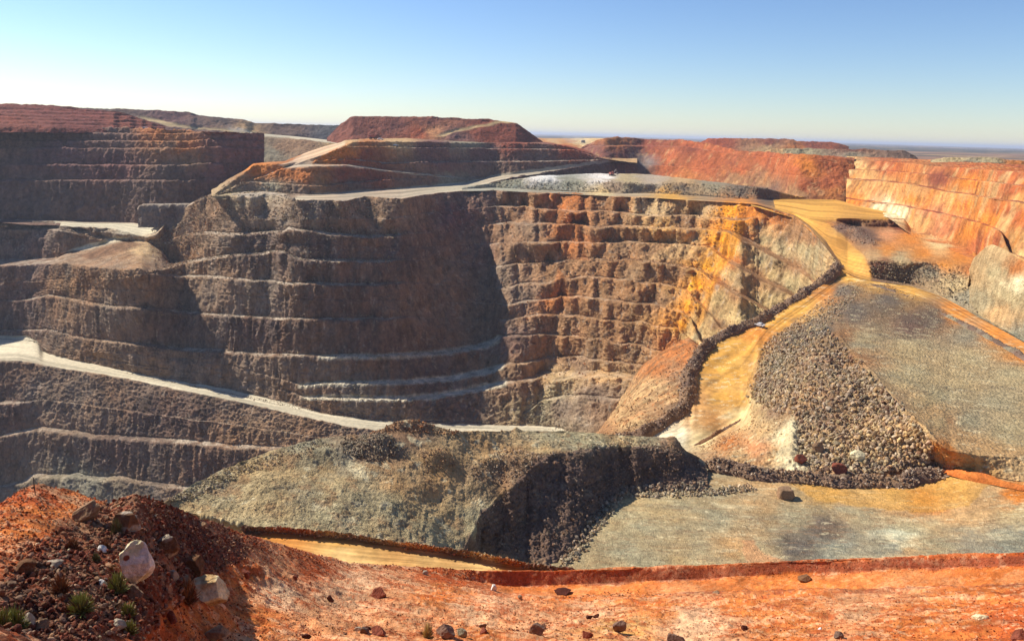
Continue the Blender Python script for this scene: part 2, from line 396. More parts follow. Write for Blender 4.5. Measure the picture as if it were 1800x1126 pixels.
GRM = [(100, 300, 'rock'), (430, 340, 'berm'), (420, 338, 'sage'), (560, 370, 'rock'), (650, 370, 'rockb'), (720, 370, 'rockb'), (800, 380, 'purple'),
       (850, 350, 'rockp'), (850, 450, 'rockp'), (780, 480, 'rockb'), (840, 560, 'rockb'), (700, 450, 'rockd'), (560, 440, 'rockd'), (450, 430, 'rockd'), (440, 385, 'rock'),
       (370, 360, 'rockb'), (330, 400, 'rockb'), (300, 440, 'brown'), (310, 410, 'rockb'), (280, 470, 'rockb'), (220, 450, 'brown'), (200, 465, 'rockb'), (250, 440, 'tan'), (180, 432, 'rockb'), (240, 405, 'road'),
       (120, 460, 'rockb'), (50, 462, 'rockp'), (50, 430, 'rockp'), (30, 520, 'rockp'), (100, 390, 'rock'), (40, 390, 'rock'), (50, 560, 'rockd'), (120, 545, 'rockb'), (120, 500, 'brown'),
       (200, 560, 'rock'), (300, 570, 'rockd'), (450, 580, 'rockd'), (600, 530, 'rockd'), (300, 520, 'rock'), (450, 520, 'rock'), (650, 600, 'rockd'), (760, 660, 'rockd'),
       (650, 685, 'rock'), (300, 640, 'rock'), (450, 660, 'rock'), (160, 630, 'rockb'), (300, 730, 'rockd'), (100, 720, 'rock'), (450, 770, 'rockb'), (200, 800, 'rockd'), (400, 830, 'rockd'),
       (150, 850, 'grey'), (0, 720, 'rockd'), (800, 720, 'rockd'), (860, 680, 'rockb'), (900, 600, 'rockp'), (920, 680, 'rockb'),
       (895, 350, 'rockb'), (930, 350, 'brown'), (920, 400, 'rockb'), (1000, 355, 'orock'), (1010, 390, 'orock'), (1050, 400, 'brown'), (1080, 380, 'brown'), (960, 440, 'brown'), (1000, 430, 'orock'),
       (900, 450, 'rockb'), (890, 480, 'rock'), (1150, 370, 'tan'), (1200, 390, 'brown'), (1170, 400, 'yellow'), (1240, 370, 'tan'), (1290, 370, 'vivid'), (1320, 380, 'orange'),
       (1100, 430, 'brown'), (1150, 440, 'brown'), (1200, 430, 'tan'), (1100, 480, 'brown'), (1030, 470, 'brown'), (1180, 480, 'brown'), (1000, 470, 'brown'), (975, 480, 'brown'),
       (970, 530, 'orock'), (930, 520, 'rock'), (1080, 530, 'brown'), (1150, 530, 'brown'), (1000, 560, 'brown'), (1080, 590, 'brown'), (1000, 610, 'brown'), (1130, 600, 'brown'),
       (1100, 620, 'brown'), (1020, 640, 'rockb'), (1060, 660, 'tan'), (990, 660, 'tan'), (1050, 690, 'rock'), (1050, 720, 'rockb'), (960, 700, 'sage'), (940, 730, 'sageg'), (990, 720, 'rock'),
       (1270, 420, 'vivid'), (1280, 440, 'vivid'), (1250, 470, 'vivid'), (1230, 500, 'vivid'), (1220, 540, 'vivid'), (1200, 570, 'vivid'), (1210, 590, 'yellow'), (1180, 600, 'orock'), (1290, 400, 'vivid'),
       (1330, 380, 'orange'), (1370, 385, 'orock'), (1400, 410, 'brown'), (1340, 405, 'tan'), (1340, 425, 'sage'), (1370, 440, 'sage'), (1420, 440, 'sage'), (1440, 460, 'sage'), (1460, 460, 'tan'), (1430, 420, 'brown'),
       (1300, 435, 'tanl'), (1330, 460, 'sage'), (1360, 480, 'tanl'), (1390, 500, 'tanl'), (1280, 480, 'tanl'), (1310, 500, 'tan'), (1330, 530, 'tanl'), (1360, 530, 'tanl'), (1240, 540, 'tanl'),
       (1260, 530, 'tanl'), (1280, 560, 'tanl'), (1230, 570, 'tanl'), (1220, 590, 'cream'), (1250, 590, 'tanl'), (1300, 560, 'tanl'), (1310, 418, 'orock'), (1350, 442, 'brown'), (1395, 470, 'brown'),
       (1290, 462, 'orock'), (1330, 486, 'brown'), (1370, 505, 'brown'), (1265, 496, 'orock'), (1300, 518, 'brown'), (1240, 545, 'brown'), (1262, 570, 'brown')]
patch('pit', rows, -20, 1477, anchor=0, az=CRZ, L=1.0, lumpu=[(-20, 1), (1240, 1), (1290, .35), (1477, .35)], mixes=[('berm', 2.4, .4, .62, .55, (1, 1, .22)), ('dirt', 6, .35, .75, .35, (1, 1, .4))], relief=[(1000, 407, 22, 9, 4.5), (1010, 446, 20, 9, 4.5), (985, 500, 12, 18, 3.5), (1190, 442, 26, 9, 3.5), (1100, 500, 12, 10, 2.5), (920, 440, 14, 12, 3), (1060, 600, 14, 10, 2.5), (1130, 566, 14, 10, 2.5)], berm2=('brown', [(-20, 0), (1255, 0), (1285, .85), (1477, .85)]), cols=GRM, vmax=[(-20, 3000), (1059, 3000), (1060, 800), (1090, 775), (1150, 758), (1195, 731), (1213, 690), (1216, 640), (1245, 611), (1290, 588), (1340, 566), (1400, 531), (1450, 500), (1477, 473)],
      roads=[[(-30, 590), (47, 590), (66, 600), (76, 617), (109, 627), (187, 644), (280, 664), (404, 684), (498, 706), (564, 725), (649, 738), (734, 744), (876, 747), (950, 748), (985, 751), (1012, 764),
              (985, 772), (760, 768), (692, 760), (620, 751), (529, 731), (435, 709), (311, 684), (218, 664), (109, 647), (31, 633), (-30, 636)],
             [(95, 388), (236, 392), (262, 397), (280, 405), (250, 416), (200, 402), (100, 397)], [(112, 442), (150, 430), (200, 416), (232, 414), (225, 420), (140, 441)]],
      back=(40, 25), streakc=1.2, var=1.5, warp=12,
      zones=[([(138, 449), (228, 421), (250, 430), (240, 434), (160, 456)], 'dirt', .8), ([(955, 418), (1000, 394), (1040, 418)], 'orock', .6), ([(975, 458), (1010, 430), (1040, 458)], 'orock', .6), ([(968, 525), (982, 470), (1004, 522)], 'orock', .6), ([(1140, 458), (1190, 428), (1235, 458)], 'tan', .6),
             ([(1225, 560), (1255, 480), (1290, 400), (1312, 392), (1300, 430), (1262, 490), (1240, 560), (1212, 600)], 'vivid', .55), ([(560, 624), (700, 620), (791, 613), (834, 605), (859, 599), (880, 587), (882, 602), (860, 613), (791, 625), (700, 631), (560, 632)], 'road', .75),
             ([(527, 672), (706, 666), (791, 660), (848, 648), (886, 638), (886, 652), (848, 662), (791, 672), (706, 677), (527, 681)], 'road', .8),
             ([(535, 693), (706, 696), (791, 687), (848, 676), (892, 666), (892, 680), (848, 690), (791, 699), (706, 707), (535, 702)], 'road', .8)], usm=26, usmu=[(700, 1), (860, .25), (900, .12), (1477, .12)], roadmix=('road', .85), bermmix=('berm', .95, [(0, .8), (105, .8), (125, .15), (284, .15), (305, 1), (860, 1), (900, .35), (1200, .25), (1260, 0), (1477, 0)]), wob=[(-20, 1.6), (600, 1.6), (880, 1.5), (900, 3.6), (1230, 3.2), (1260, 1.5), (1477, 1)], targets={PR: [(-20, -212), (300, -212), (600, -213), (850, -220), (1010, -222)]})
for q in [(20, 600), (300, 674), (600, 745), (850, 757), (980, 760)]:
    print('main ramp', q, at('pit', *q).round(1))
for q in [(50, 460), (220, 450), (600, 560), (876, 590), (950, 700), (1060, 660), (1100, 700), (1150, 600), (1210, 580), (1423, 487), (1300, 840), (100, 840)]:
    print('pit', q, at('pit', *q).round(1))

# scree between the pit wall and the yellow haul road
top = [(1040, 775), (1060, 752), (1085, 715), (1110, 672), (1130, 645), (1160, 618), (1190, 600), (1212, 592), (1232, 612)]
bot = [(1040, 790), (1060, 779), (1090, 776), (1150, 760), (1195, 733), (1213, 690), (1216, 645), (1232, 620)]
topz = [(a, b, float(at('pit', a, b)[2])-1.5) for a, b in top]
botz = [(1040, 790, -117), (1060, 779, -115.5), (1090, 776, -114), (1150, 760, -111), (1195, 733, -107.5), (1213, 690, -102.5), (1216, 645, -98), (1232, 620, -95.5)]
patch('scree', [(topz, 'scree', 0), (botz, 'scree', 0)], 1040, 1232, mode='z', L=1.3, step=1.2, cstep=1.2, seed=50, streakc=1.5, mixes=[('brown', 5, -.2, .4, .8, (1, 1, .3)), ('orock', 4, .2, .7, .7, (1, 1, .3)), ('dirt', 2.5, .35, .8, .7, (1, 1, .3))],
      cols=[(1190, 620, 'orock'), (1150, 650, 'orock'), (1170, 700, 'tan'), (1120, 700, 'tan'), (1100, 740, 'tan'), (1060, 760, 'brown'), (1200, 660, 'rockb'), (1140, 680, 'tan'), (1180, 720, 'rockb')])

# far left wall
rows = [([(-20, 224), (120, 226), (240, 226), (330, 231), (400, 234), (460, 235), (620, 240)], 'face', 60)]
for v, t in ((234, .8), (247, 1.2), (260, 1.2), (289, 1.8), (316, 1.8)):
    rows += berm([(-20, v), (330, v+1), (360, v-1), (460, v+1), (620, v+1)], [(-20, t), (335, t), (362, .1), (620, .1)], 'face', 68)
rows += [([(-20, 384), (95, 387), (236, 391), (280, 401), (345, 395), (620, 385)], 'flat', 1.0), ([(-20, 392), (620, 412)], 'flat', 1.0)]
patch('far_wall', rows, -20, 464, usm=34, anchor=len(rows)-2, az=[(-20, -106), (620, -106)], L=1.3, seed=3, back=(80, 3), streakc=.8, mat=M_FAR,
      cols=[(50, 240, 'rockp'), (200, 245, 'rockp'), (290, 240, 'orock'), (300, 255, 'rockb'), (320, 262, 'orock'), (330, 280, 'rockb'), (100, 270, 'purple'), (200, 290, 'purple'), (300, 300, 'rockd'),
            (400, 260, 'purple'), (420, 240, 'purple'), (380, 300, 'purple'), (440, 290, 'purple'), (100, 350, 'rockd'), (300, 350, 'rockd'), (240, 340, 'rockd')])
patch('spur', [([(243, 366), (250, 358), (345, 357)], 'berm', 1.0), ([(243, 368), (250, 361), (345, 360)], 'face', 66), ([(243, 390), (345, 392)], 'face', 70)]
      + [([(243, 400), (345, 402)], 'face', 70)], 243, 348, anchor=2, az=[(243, -95), (345, -95)], seed=4, cols=[(300, 370, 'rockd'), (300, 358, 'berm')], back=(12, 10))
# grey slope with the upper switchback
patch('switchback', [([(440, 233), (520, 240), (575, 246), (598, 250), (604, 252)], 'road', 1), ([(440, 236), (520, 243), (560, 247), (590, 252), (604, 254)], 'scree', 34),
                     ([(440, 300), (465, 300), (500, 292), (530, 276), (560, 265), (590, 257), (604, 255)], 'flat', 1), ([(440, 304), (500, 296), (604, 256)], 'flat', 1)],
      440, 604, anchor=2, ar=[(440, 1130), (604, 1130)], seed=5, roadmix=('road', .9), cols=[(500, 260, 'rockb'), (480, 270, 'grey'), (540, 255, 'rockb'), (600, 255, 'tan')], back=(90, 2), L=1.2,
      roads=[[(440, 233), (520, 239), (575, 245), (604, 249), (604, 256), (560, 249), (520, 244), (440, 238)]], mat=M_FAR)
# benches below the central dump
rows = [([(372, 345), (400, 322), (430, 303), (445, 290), (500, 285), (540, 268), (575, 256), (600, 250), (606, 247), (640, 244), (700, 243), (800, 245), (950, 249), (1000, 256), (1030, 263), (1060, 279), (1130, 279)], 'flat', 1),
        ([(372, 345), (430, 304), (445, 292), (500, 289), (550, 279), (580, 268), (607, 256), (620, 250), (700, 250), (800, 252), (950, 253), (1000, 258), (1060, 279.2), (1130, 279.2)], 'face', 55)]
rows += berm([(372, 345), (600, 257), (650, 258), (740, 260), (960, 262), (1010, 264), (1060, 279), (1130, 279.4)], .9, 'face', 60)
rows += berm([(372, 345), (430, 304), (550, 284), (600, 280), (650, 283), (683, 287), (740, 285), (802, 284), (947, 283), (1032, 281), (1130, 280)], [(372, .2), (600, .5), (690, 1.5), (1040, 1.5), (1060, .1)], 'face', 62)
rows += berm([(372, 345), (430, 305), (500, 289), (547, 288), (610, 289), (677, 298), (734, 304), (820, 313), (850, 311), (880, 306), (950, 296), (1000, 290), (1050, 283), (1130, 281)],
             [(372, .2), (495, .4), (505, 6), (547, 5), (610, 2), (820, 1.5), (840, .1)], 'face', [(372, 50), (550, 55), (700, 62)])
rows += berm([(372, 345), (418, 317), (470, 321), (523, 325), (564, 327), (620, 321), (692, 315), (760, 315), (820, 315), (850, 312), (1130, 281.5)], [(372, .2), (420, 1), (690, 1.3), (720, .1)], 'face', [(372, 50), (550, 60)])
rows += [([(372, 346), (400, 338), (460, 337), (549, 342), (620, 336), (686, 332), (763, 326), (820, 320), (850, 314), (880, 307), (950, 297), (1000, 291), (1050, 284), (1130, 282)], 'road', 1),
         ([(372, 346), (460, 338), (500, 341), (521, 354), (609, 353), (677, 349), (706, 350), (734, 344), (777, 339), (820, 336), (850, 325), (880, 316), (900, 312), (960, 303), (1010, 295), (1060, 288), (1130, 285)], 'face', 55),
         ([(372, 347), (521, 355), (706, 351), (820, 337), (850, 326), (870, 321), (900, 316), (950, 309.5), (1000, 307), (1060, 306), (1130, 307)], 'flat', 1),
         ([(372, 348), (521, 357), (820, 339), (870, 325), (900, 320), (1000, 311), (1130, 311)], 'flat', 1)]
patch('upper_benches', rows, 372, 1130, roadmix=('road', .55), bermmix=('berm', .8), usm=10, anchor=len(rows)-4, az=[(372, -62), (820, -60), (850, -57), (900, -51), (1000, -42), (1060, -37), (1130, -36)], seed=8, L=1.1, back=(120, 4), mat=M_FAR,
      roads=[[(505, 353), (524, 345), (549, 341), (620, 335), (686, 331), (763, 325), (820, 319), (850, 313), (880, 306), (950, 296), (1000, 290), (1050, 283), (1130, 279), (1130, 283), (1060, 287), (1010, 294), (960, 303), (900, 312),
              (860, 322), (875, 335), (820, 338), (777, 341), (734, 346), (706, 352), (521, 356)],
             [(490, 291), (505, 286), (540, 268), (575, 256), (590, 250), (607, 250), (607, 256), (580, 268), (555, 279), (547, 290), (620, 290), (677, 299), (734, 306), (820, 314), (734, 308), (677, 301), (600, 292), (505, 296)]],
      cols=[(450, 300, 'orange'), (430, 312, 'brown'), (500, 300, 'orock'), (530, 310, 'orock'), (580, 275, 'orange'), (600, 270, 'orange'), (615, 285, 'red'), (640, 255, 'orock'), (640, 270, 'redd'), (700, 247, 'tan'), (620, 246, 'tan'),
            (820, 248, 'grey'), (760, 262, 'purple'), (900, 258, 'redd'), (1000, 262, 'red'), (850, 272, 'purple'), (950, 272, 'rockp'), (780, 295, 'purple'), (880, 295, 'rockd'), (650, 310, 'redd'), (600, 305, 'redd'), (740, 315, 'rockp'),
            (790, 318, 'grey'), (480, 330, 'grey'), (430, 330, 'rock'), (520, 335, 'rock'), (620, 328, 'rockd'), (560, 320, 'brown'), (1000, 300, 'rockd'), (950, 306, 'rockd'), (1080, 295, 'rockd'), (420, 340, 'sage')])
# grey pad and its rubble edge
rows = [([(812, 329), (860, 322), (900, 316), (950, 309), (1000, 306.5), (1060, 305), (1134, 306), (1191, 312), (1276, 322), (1347, 331), (1400, 345), (1480, 350)], 'flat', 1),
        ([(812, 331), (860, 323), (880, 318), (900, 315), (964, 314), (1049, 320), (1134, 324), (1219, 321), (1305, 329), (1350, 333), (1400, 346), (1480, 352)], 'rubble', 42),
        ([(812, 332), (860, 330), (878, 330), (950, 333), (1020, 336), (1100, 340), (1151, 337), (1219, 341), (1305, 349), (1360, 350), (1400, 351), (1480, 354)], 'road', 1),
        ([(a, b+1) for a, b in CREST if a > 800], 'road', 1)]
patch('pad', rows, 812, 1477, anchor=3, az=CRZ, seed=12, cols=[(950, 309, 'white'), (1060, 309, 'white'), (1150, 312, 'berm'), (1000, 322, 'greyg'), (900, 322, 'greyg'), (1080, 330, 'rock'), (1200, 328, 'greyd'),
      (1300, 338, 'greyd'), (1100, 315, 'sage'), (1200, 317, 'tan'), (950, 335, 'grey'), (1180, 345, 'roady'), (1300, 354, 'roado'), (1060, 342, 'roadt'), (1400, 360, 'roady'), (1250, 320, 'grey'), (1350, 342, 'greyd')],
      roads=[[(812, 333), (878, 330), (950, 333), (1020, 336), (1100, 340), (1151, 337), (1219, 341), (1305, 349), (1360, 351), (1477, 355), (1477, 470), (1425, 402), (1395, 380), (1330, 360), (1230, 354), (1080, 346), (870, 336)]])
# red walls on the right
rows = [([(1020, 262), (1040, 252), (1060, 244), (1100, 242), (1120, 244), (1200, 247), (1240, 251), (1300, 266), (1400, 272), (1502, 280)], 'slope', 34)]
rows += berm([(1020, 263), (1040, 256), (1100, 255), (1200, 257), (1300, 272), (1502, 290)], [(1020, 2), (1240, 2), (1300, .3), (1492, .3)], 'slope', 40)
rows += berm([(1020, 280), (1060, 284), (1140, 290), (1300, 300), (1502, 318)], [(1020, 1), (1160, 1), (1200, .3), (1492, .3)], 'slope', 42)
rows += [([(1020, 300), (1060, 306), (1134, 307), (1191, 313), (1276, 323), (1347, 332), (1400, 347), (1502, 358)], 'flat', 1), ([(1020, 306), (1134, 313), (1276, 328), (1400, 352), (1502, 366)], 'flat', 1)]
patch('red_wall', rows, 1020, 1502, usm=8, mixes=[('redd', 22, .2, .8, .5, (1, 1, .4)), ('orock', 15, .3, .8, .5, (1, 1, .4)), ('tan', 8, .3, .6, .4, (1, 1, .3)), ('rdark', 5, .35, .6, .4, (1, 1, .3))], anchor=5, az=[(1020, -50), (1400, -53.5), (1480, -55.6), (1502, -56.6)], seed=14, L=1.6, back=(150, 2), mat=M_FAR, streakc=.8,
      cols=[(1080, 248, 'orock'), (1150, 250, 'redd'), (1220, 252, 'rust'), (1060, 265, 'purple'), (1100, 275, 'purple'), (1080, 295, 'purple'), (1130, 290, 'rockp'), (1180, 275, 'rust'), (1180, 300, 'rust'), (1240, 290, 'rust'),
            (1300, 300, 'rust'), (1250, 265, 'rust'), (1350, 278, 'rust'), (1450, 290, 'rust'), (1400, 300, 'rust'), (1340, 320, 'brown'), (1300, 315, 'brown'), (1420, 325, 'rust'), (1460, 320, 'rust'), (1400, 340, 'brown'), (1350, 330, 'rockd'),
            (1200, 310, 'orock'), (1420, 295, 'orange'), (1470, 340, 'orock'), (1220, 262, 'redd')])
rows = [([(1470, 274), (1600, 279), (1700, 285), (1820, 291)], 'flat', 1), ([(1470, 286), (1485, 283), (1558, 284), (1640, 292), (1700, 297), (1820, 306)], 'smooth', 34)]
rows += berm([(1470, 299), (1485, 297), (1558, 299), (1650, 308), (1728, 318), (1820, 328)], 1.6, 'smooth', 42)
rows += berm([(1470, 314), (1485, 312), (1558, 317), (1611, 324), (1664, 335), (1728, 344), (1820, 357)], 3, 'smooth', 42)
rows += berm([(1470, 345), (1522, 352), (1579, 358), (1611, 365), (1675, 377), (1728, 392), (1750, 400), (1762, 408), (1768, 428), (1775, 442), (1820, 460)], 3.4, 'smooth', 42)
rows += [([(1470, 354), (1520, 365), (1570, 375), (1590, 385), (1600, 402), (1643, 415), (1696, 432), (1713, 446), (1760, 472), (1820, 492)], 'flat', 1), ([(1470, 362), (1560, 382), (1600, 412), (1713, 456), (1820, 500)], 'flat', 1)]
patch('orange_wall', rows, 1488, 1820, anchor=8, az=[(1470, -54), (1590, -55), (1600, -60), (1820, -60)], seed=16, L=1.3, back=(10, 3), mat=M_FAR, streakc=1.2, warp=10, var=1.4, usm=14, bermmix=('rdark', .95),
      mixes=[('tanl', 9, .15, .6, .55, (1, 1, .3)), ('orange', 12, .1, .7, .6, (1, 1, .3)), ('rust', 7, .2, .7, .35, (1, 1, .3)), ('rdark', 5, .4, .8, .5, (1, 1, .4))],
      cols=[(1560, 281, 'rust'), (1700, 290, 'rust'), (1490, 296, 'tanl'), (1520, 304, 'ochre'), (1560, 296, 'rust'), (1600, 306, 'orock'), (1650, 315, 'redd'), (1700, 322, 'orange'), (1780, 335, 'rust'), (1790, 348, 'ochre'), (1560, 325, 'ochre'),
            (1510, 335, 'ochre'), (1600, 335, 'ochre'), (1650, 345, 'ochre'), (1700, 360, 'orange'), (1600, 350, 'orange'), (1760, 370, 'rust'), (1800, 380, 'rust'), (1740, 385, 'orange'), (1550, 363, 'pale'), (1570, 370, 'pale'),
            (1510, 350, 'orange'), (1620, 390, 'ochre'), (1660, 400, 'rsal'), (1700, 410, 'orange'), (1730, 425, 'rust'), (1790, 420, 'ochre'), (1800, 450, 'ochre'), (1750, 430, 'rust'), (1780, 305, 'rust'), (1640, 375, 'rsal'), (1690, 345, 'ochre')])
# inner bench (yellow pad, orange pan) and rubble slope below it
CR2 = [(1320, 359, -52.3), (1395, 380, -57.3), (1425, 402, -60.3), (1450, 434, -64), (1477, 470, -69)]
rows = [([(1320, 350, -52.3), (1400, 350, -52.5), (1470, 351, -53), (1520, 363, -54), (1570, 373, -54.5), (1590, 382, -55), (1600, 400, -60), (1643, 413, -60), (1696, 430, -60), (1713, 444, -60), (1820, 478, -60)], 'road', 0),
        ([(1320, 356, -52.3), (1395, 374, -55.5), (1425, 382, -56), (1480, 384, -55), (1590, 385, -55.2), (1596, 388, -58), (1601, 401, -60), (1643, 414, -60), (1696, 431, -60), (1713, 445, -60), (1820, 479, -60)], 'face', 0),
        ([(1320, 356.5, -52.4), (1395, 375, -55.6), (1425, 384, -56.3), (1470, 386, -56), (1495, 394, -60), (1520, 399, -60.5), (1590, 399, -60.5), (1601, 402, -60.5), (1696, 432, -60.5), (1820, 480, -60.5)], 'flat', 0),
        ([(1320, 358, -52.4), (1395, 378, -57), (1425, 398, -60), (1455, 432, -64), (1490, 448, -66), (1530, 456, -61.5), (1600, 462, -61), (1650, 462, -61), (1700, 470, -61), (1740, 496, -61), (1820, 530, -61)], 'rubble', 0),
        ([(1320, 359, -52.6), (1395, 380, -57.4), (1425, 402, -60.5), (1450, 434, -64.4), (1477, 468, -69), (1500, 480, -70.5), (1530, 488, -71), (1600, 498, -72), (1650, 516, -72), (1700, 540, -72), (1760, 572, -73), (1820, 606, -73)], 'flat', 0),
        ([(1320, 361, -53), (1395, 383, -58), (1425, 406, -61), (1450, 438, -65), (1477, 474, -69.4), (1500, 486, -71), (1530, 493, -71.4), (1600, 503, -72.4), (1650, 522, -72.4), (1700, 546, -72.4), (1820, 612, -73.4)], 'flat', 0)]
patch('inner_bench', rows, 1320, 1820, mode='z', seed=18, L=.8, roadmix=('roady', .7), warp=8,
      relief=[(1500, 412, 22, 9, 4.0), (1480, 402, 12, 5, 2.0), (1530, 424, 20, 6, 1.5)],
      roads=[[(1320, 349), (1470, 350), (1520, 362), (1592, 381), (1590, 386), (1480, 386), (1450, 388), (1462, 400), (1490, 425), (1520, 450), (1532, 478), (1532, 496), (1477, 476), (1450, 436), (1425, 404), (1395, 382), (1320, 361)]],
      cols=[(1350, 355, 'roady'), (1450, 365, 'roady'), (1540, 375, 'roady'), (1420, 380, 'roady'), (1440, 400, 'roado'), (1470, 430, 'roado'), (1490, 460, 'roady'), (1480, 405, 'rockp'), (1510, 408, 'rockd'), (1530, 420, 'rockd'), (1540, 390, 'dirt'),
            (1580, 395, 'redd'), (1560, 410, 'salmon'), (1600, 420, 'roado'), (1650, 430, 'roadt'), (1620, 445, 'roado'), (1690, 450, 'roado'), (1560, 440, 'roado'), (1540, 450, 'tan'), (1540, 470, 'rockd'), (1570, 475, 'greyd'), (1600, 480, 'greyd'),
            (1640, 480, 'grey'), (1680, 500, 'sage'), (1700, 520, 'grey'), (1740, 560, 'grey'), (1545, 465, 'redd'), (1580, 455, 'sage'), (1720, 490, 'sage'), (1660, 468, 'roado'), (1790, 580, 'greyg'), (1710, 475, 'orock')])
patch('knoll', [([(1706, 470), (1712, 455), (1722, 442), (1745, 428), (1765, 436), (1785, 450), (1820, 470)], 'slope', 40), ([(1706, 480), (1712, 470), (1745, 445), (1785, 462), (1820, 480)], 'slope', 58),
                ([(1706, 540), (1740, 562), (1780, 585), (1820, 606)], 'flat', 1), ([(1706, 545), (1820, 612)], 'flat', 1)], 1706, 1820, anchor=2, az=[(1706, -72), (1820, -73)], seed=20, L=.8, back=(20, 18), streakc=.6,
      cols=[(1750, 480, 'sage'), (1780, 520, 'sage'), (1720, 480, 'tan'), (1745, 435, 'tan'), (1790, 470, 'orock'), (1800, 500, 'pale'), (1800, 590, 'greyg'), (1730, 530, 'sageg'), (1760, 550, 'tan')])
# plateau, curved haul road and blast rock pile
rows = [([(1090, 780, -114.5), (1150, 757, -111), (1195, 730, -107), (1213, 690, -102), (1220, 637, -97.5), (1245, 609, -94), (1290, 585, -90), (1340, 564, -86), (1400, 529, -79), (1450, 498, -73), (1477, 471, -69.2), (1500, 486, -71.2), (1530, 493, -71.6),
          (1600, 503, -72.6), (1650, 522, -72.6), (1700, 546, -72.6), (1820, 612, -73.6)], 'road', 0),
        ([(1090, 790, -116), (1160, 787, -114), (1232, 780, -110), (1265, 760, -109), (1300, 738, -106), (1312, 715, -103.5), (1322, 685, -100.5), (1332, 645, -96), (1350, 606, -92), (1380, 578, -87.5), (1414, 552, -82.5), (1442, 527, -78), (1493, 492, -72.3), (1530, 497, -71.9),
          (1600, 523, -72.6), (1700, 569, -73), (1820, 636, -74)], 'flat', 0),
        ([(1090, 800, -114), (1160, 795, -112), (1232, 795, -103), (1320, 762, -95), (1345, 700, -90), (1380, 650, -84), (1410, 605, -77.5), (1455, 580, -70.5), (1475, 590, -70), (1500, 620, -70), (1540, 660, -70), (1570, 695, -70.3), (1610, 738, -71.3), (1640, 772, -72.6), (1670, 792, -74),
          (1720, 800, -75.2), (1820, 806, -76)], 'rubble', 0),
        ([(1090, 830, -100), (1160, 825, -92), (1232, 820, -86), (1280, 822, -84.5), (1360, 832, -84), (1450, 838, -84), (1560, 840, -84), (1640, 824, -83), (1700, 830, -80), (1820, 850, -79)], 'flat', 0)]
patch('plateau', rows, 1090, 1820, mode='z', seed=22, usm=9, vsm=3, lumpu=[(1090, .7), (1300, 1), (1630, 1), (1670, .2), (1820, .15)], zones=[([(1392, 735), (1378, 770), (1362, 812), (1425, 816), (1400, 790), (1398, 760)], 'pale', .6), ([(1500, 838), (1660, 790), (1700, 830), (1560, 850)], 'ochre', .4)], warp=9, mixes=[('greyd', 7, .2, .8, .4, (.4, 1.5, 1)), ('pale', 2.0, .4, .55, .5, (.6, 1.4, 1)), ('dirt', 1.6, .4, .6, .35, (.35, 1.8, 1))], L=.6, step=1.3, cstep=1.3,
      relief=[(1600, 535, 80, 22, 1.6), (1440, 640, 30, 40, 2.5), (1480, 720, 50, 40, 4), (1420, 700, 40, 40, 3), (1390, 770, 12, 30, 3.0), (1570, 770, 50, 25, 3)],
      roads=[[(1140, 770), (1150, 756), (1195, 729), (1213, 690), (1219, 637), (1245, 608), (1290, 584), (1340, 563), (1400, 528), (1450, 497), (1477, 470), (1530, 490), (1600, 501), (1650, 520), (1700, 544), (1820, 611), (1820, 638), (1740, 590), (1700, 568), (1650, 541), (1600, 518), (1560, 503),
              (1530, 497), (1493, 493), (1442, 528), (1414, 553), (1380, 579), (1343, 604), (1334, 632), (1316, 664), (1312, 682), (1342, 702), (1330, 718), (1300, 740), (1265, 762), (1234, 782), (1150, 778)]],
      cols=[(1230, 700, 'ochre'), (1250, 740, 'ochre'), (1180, 765, 'road'), (1240, 770, 'roadt'), (1270, 700, 'roady'), (1290, 660, 'roady'), (1260, 640, 'roady'), (1280, 610, 'roady'), (1310, 610, 'roady'), (1330, 590, 'roado'), (1300, 700, 'roady'), (1300, 730, 'roadt'),
            (1330, 700, 'sage'), (1400, 540, 'roady'), (1450, 510, 'roado'), (1490, 484, 'roady'), (1600, 510, 'roady'), (1680, 550, 'roado'), (1750, 585, 'roado'), (1810, 622, 'roado'), (1560, 497, 'roady'), (1360, 560, 'roady'),
            (1480, 510, 'greyd'), (1560, 530, 'greyd'), (1640, 560, 'greyd'), (1500, 550, 'greyd'), (1600, 575, 'rockd'), (1700, 590, 'grey'), (1520, 600, 'sageg'), (1600, 610, 'sage'), (1700, 630, 'sage'), (1780, 660, 'sage'), (1600, 660, 'sage'), (1680, 680, 'sage'),
            (1760, 700, 'sageg'), (1700, 740, 'sageg'), (1780, 760, 'sage'), (1660, 740, 'sage'), (1640, 700, 'sage'), (1690, 780, 'tan'), (1670, 740, 'brown'), (1650, 720, 'tan'), (1740, 800, 'tan'), (1790, 820, 'tan'), (1660, 790, 'orange'), (1720, 820, 'yellow'),
            (1480, 590, 'brown'), (1510, 630, 'brown'), (1440, 580, 'greyd'), (1400, 600, 'greyd'), (1370, 640, 'grey'), (1350, 680, 'rock'), (1420, 650, 'rockb'), (1470, 670, 'rockb'), (1450, 740, 'rockb'), (1540, 760, 'tan'), (1560, 720, 'rockb'), (1600, 780, 'yellow'), (1500, 800, 'tan'), (1620, 760, 'tan'),
            (1330, 790, 'salmon'), (1280, 780, 'orock'), (1340, 760, 'tan'), (1300, 800, 'tan'), (1385, 770, 'pale'), (1380, 800, 'tan'), (1430, 800, 'tan'), (1400, 820, 'pale'), (1260, 815, 'rockb'), (1440, 830, 'rockb'), (1540, 835, 'rockd'), (1640, 822, 'rockd'), (1360, 720, 'rockb'), (1400, 740, 'brown')])
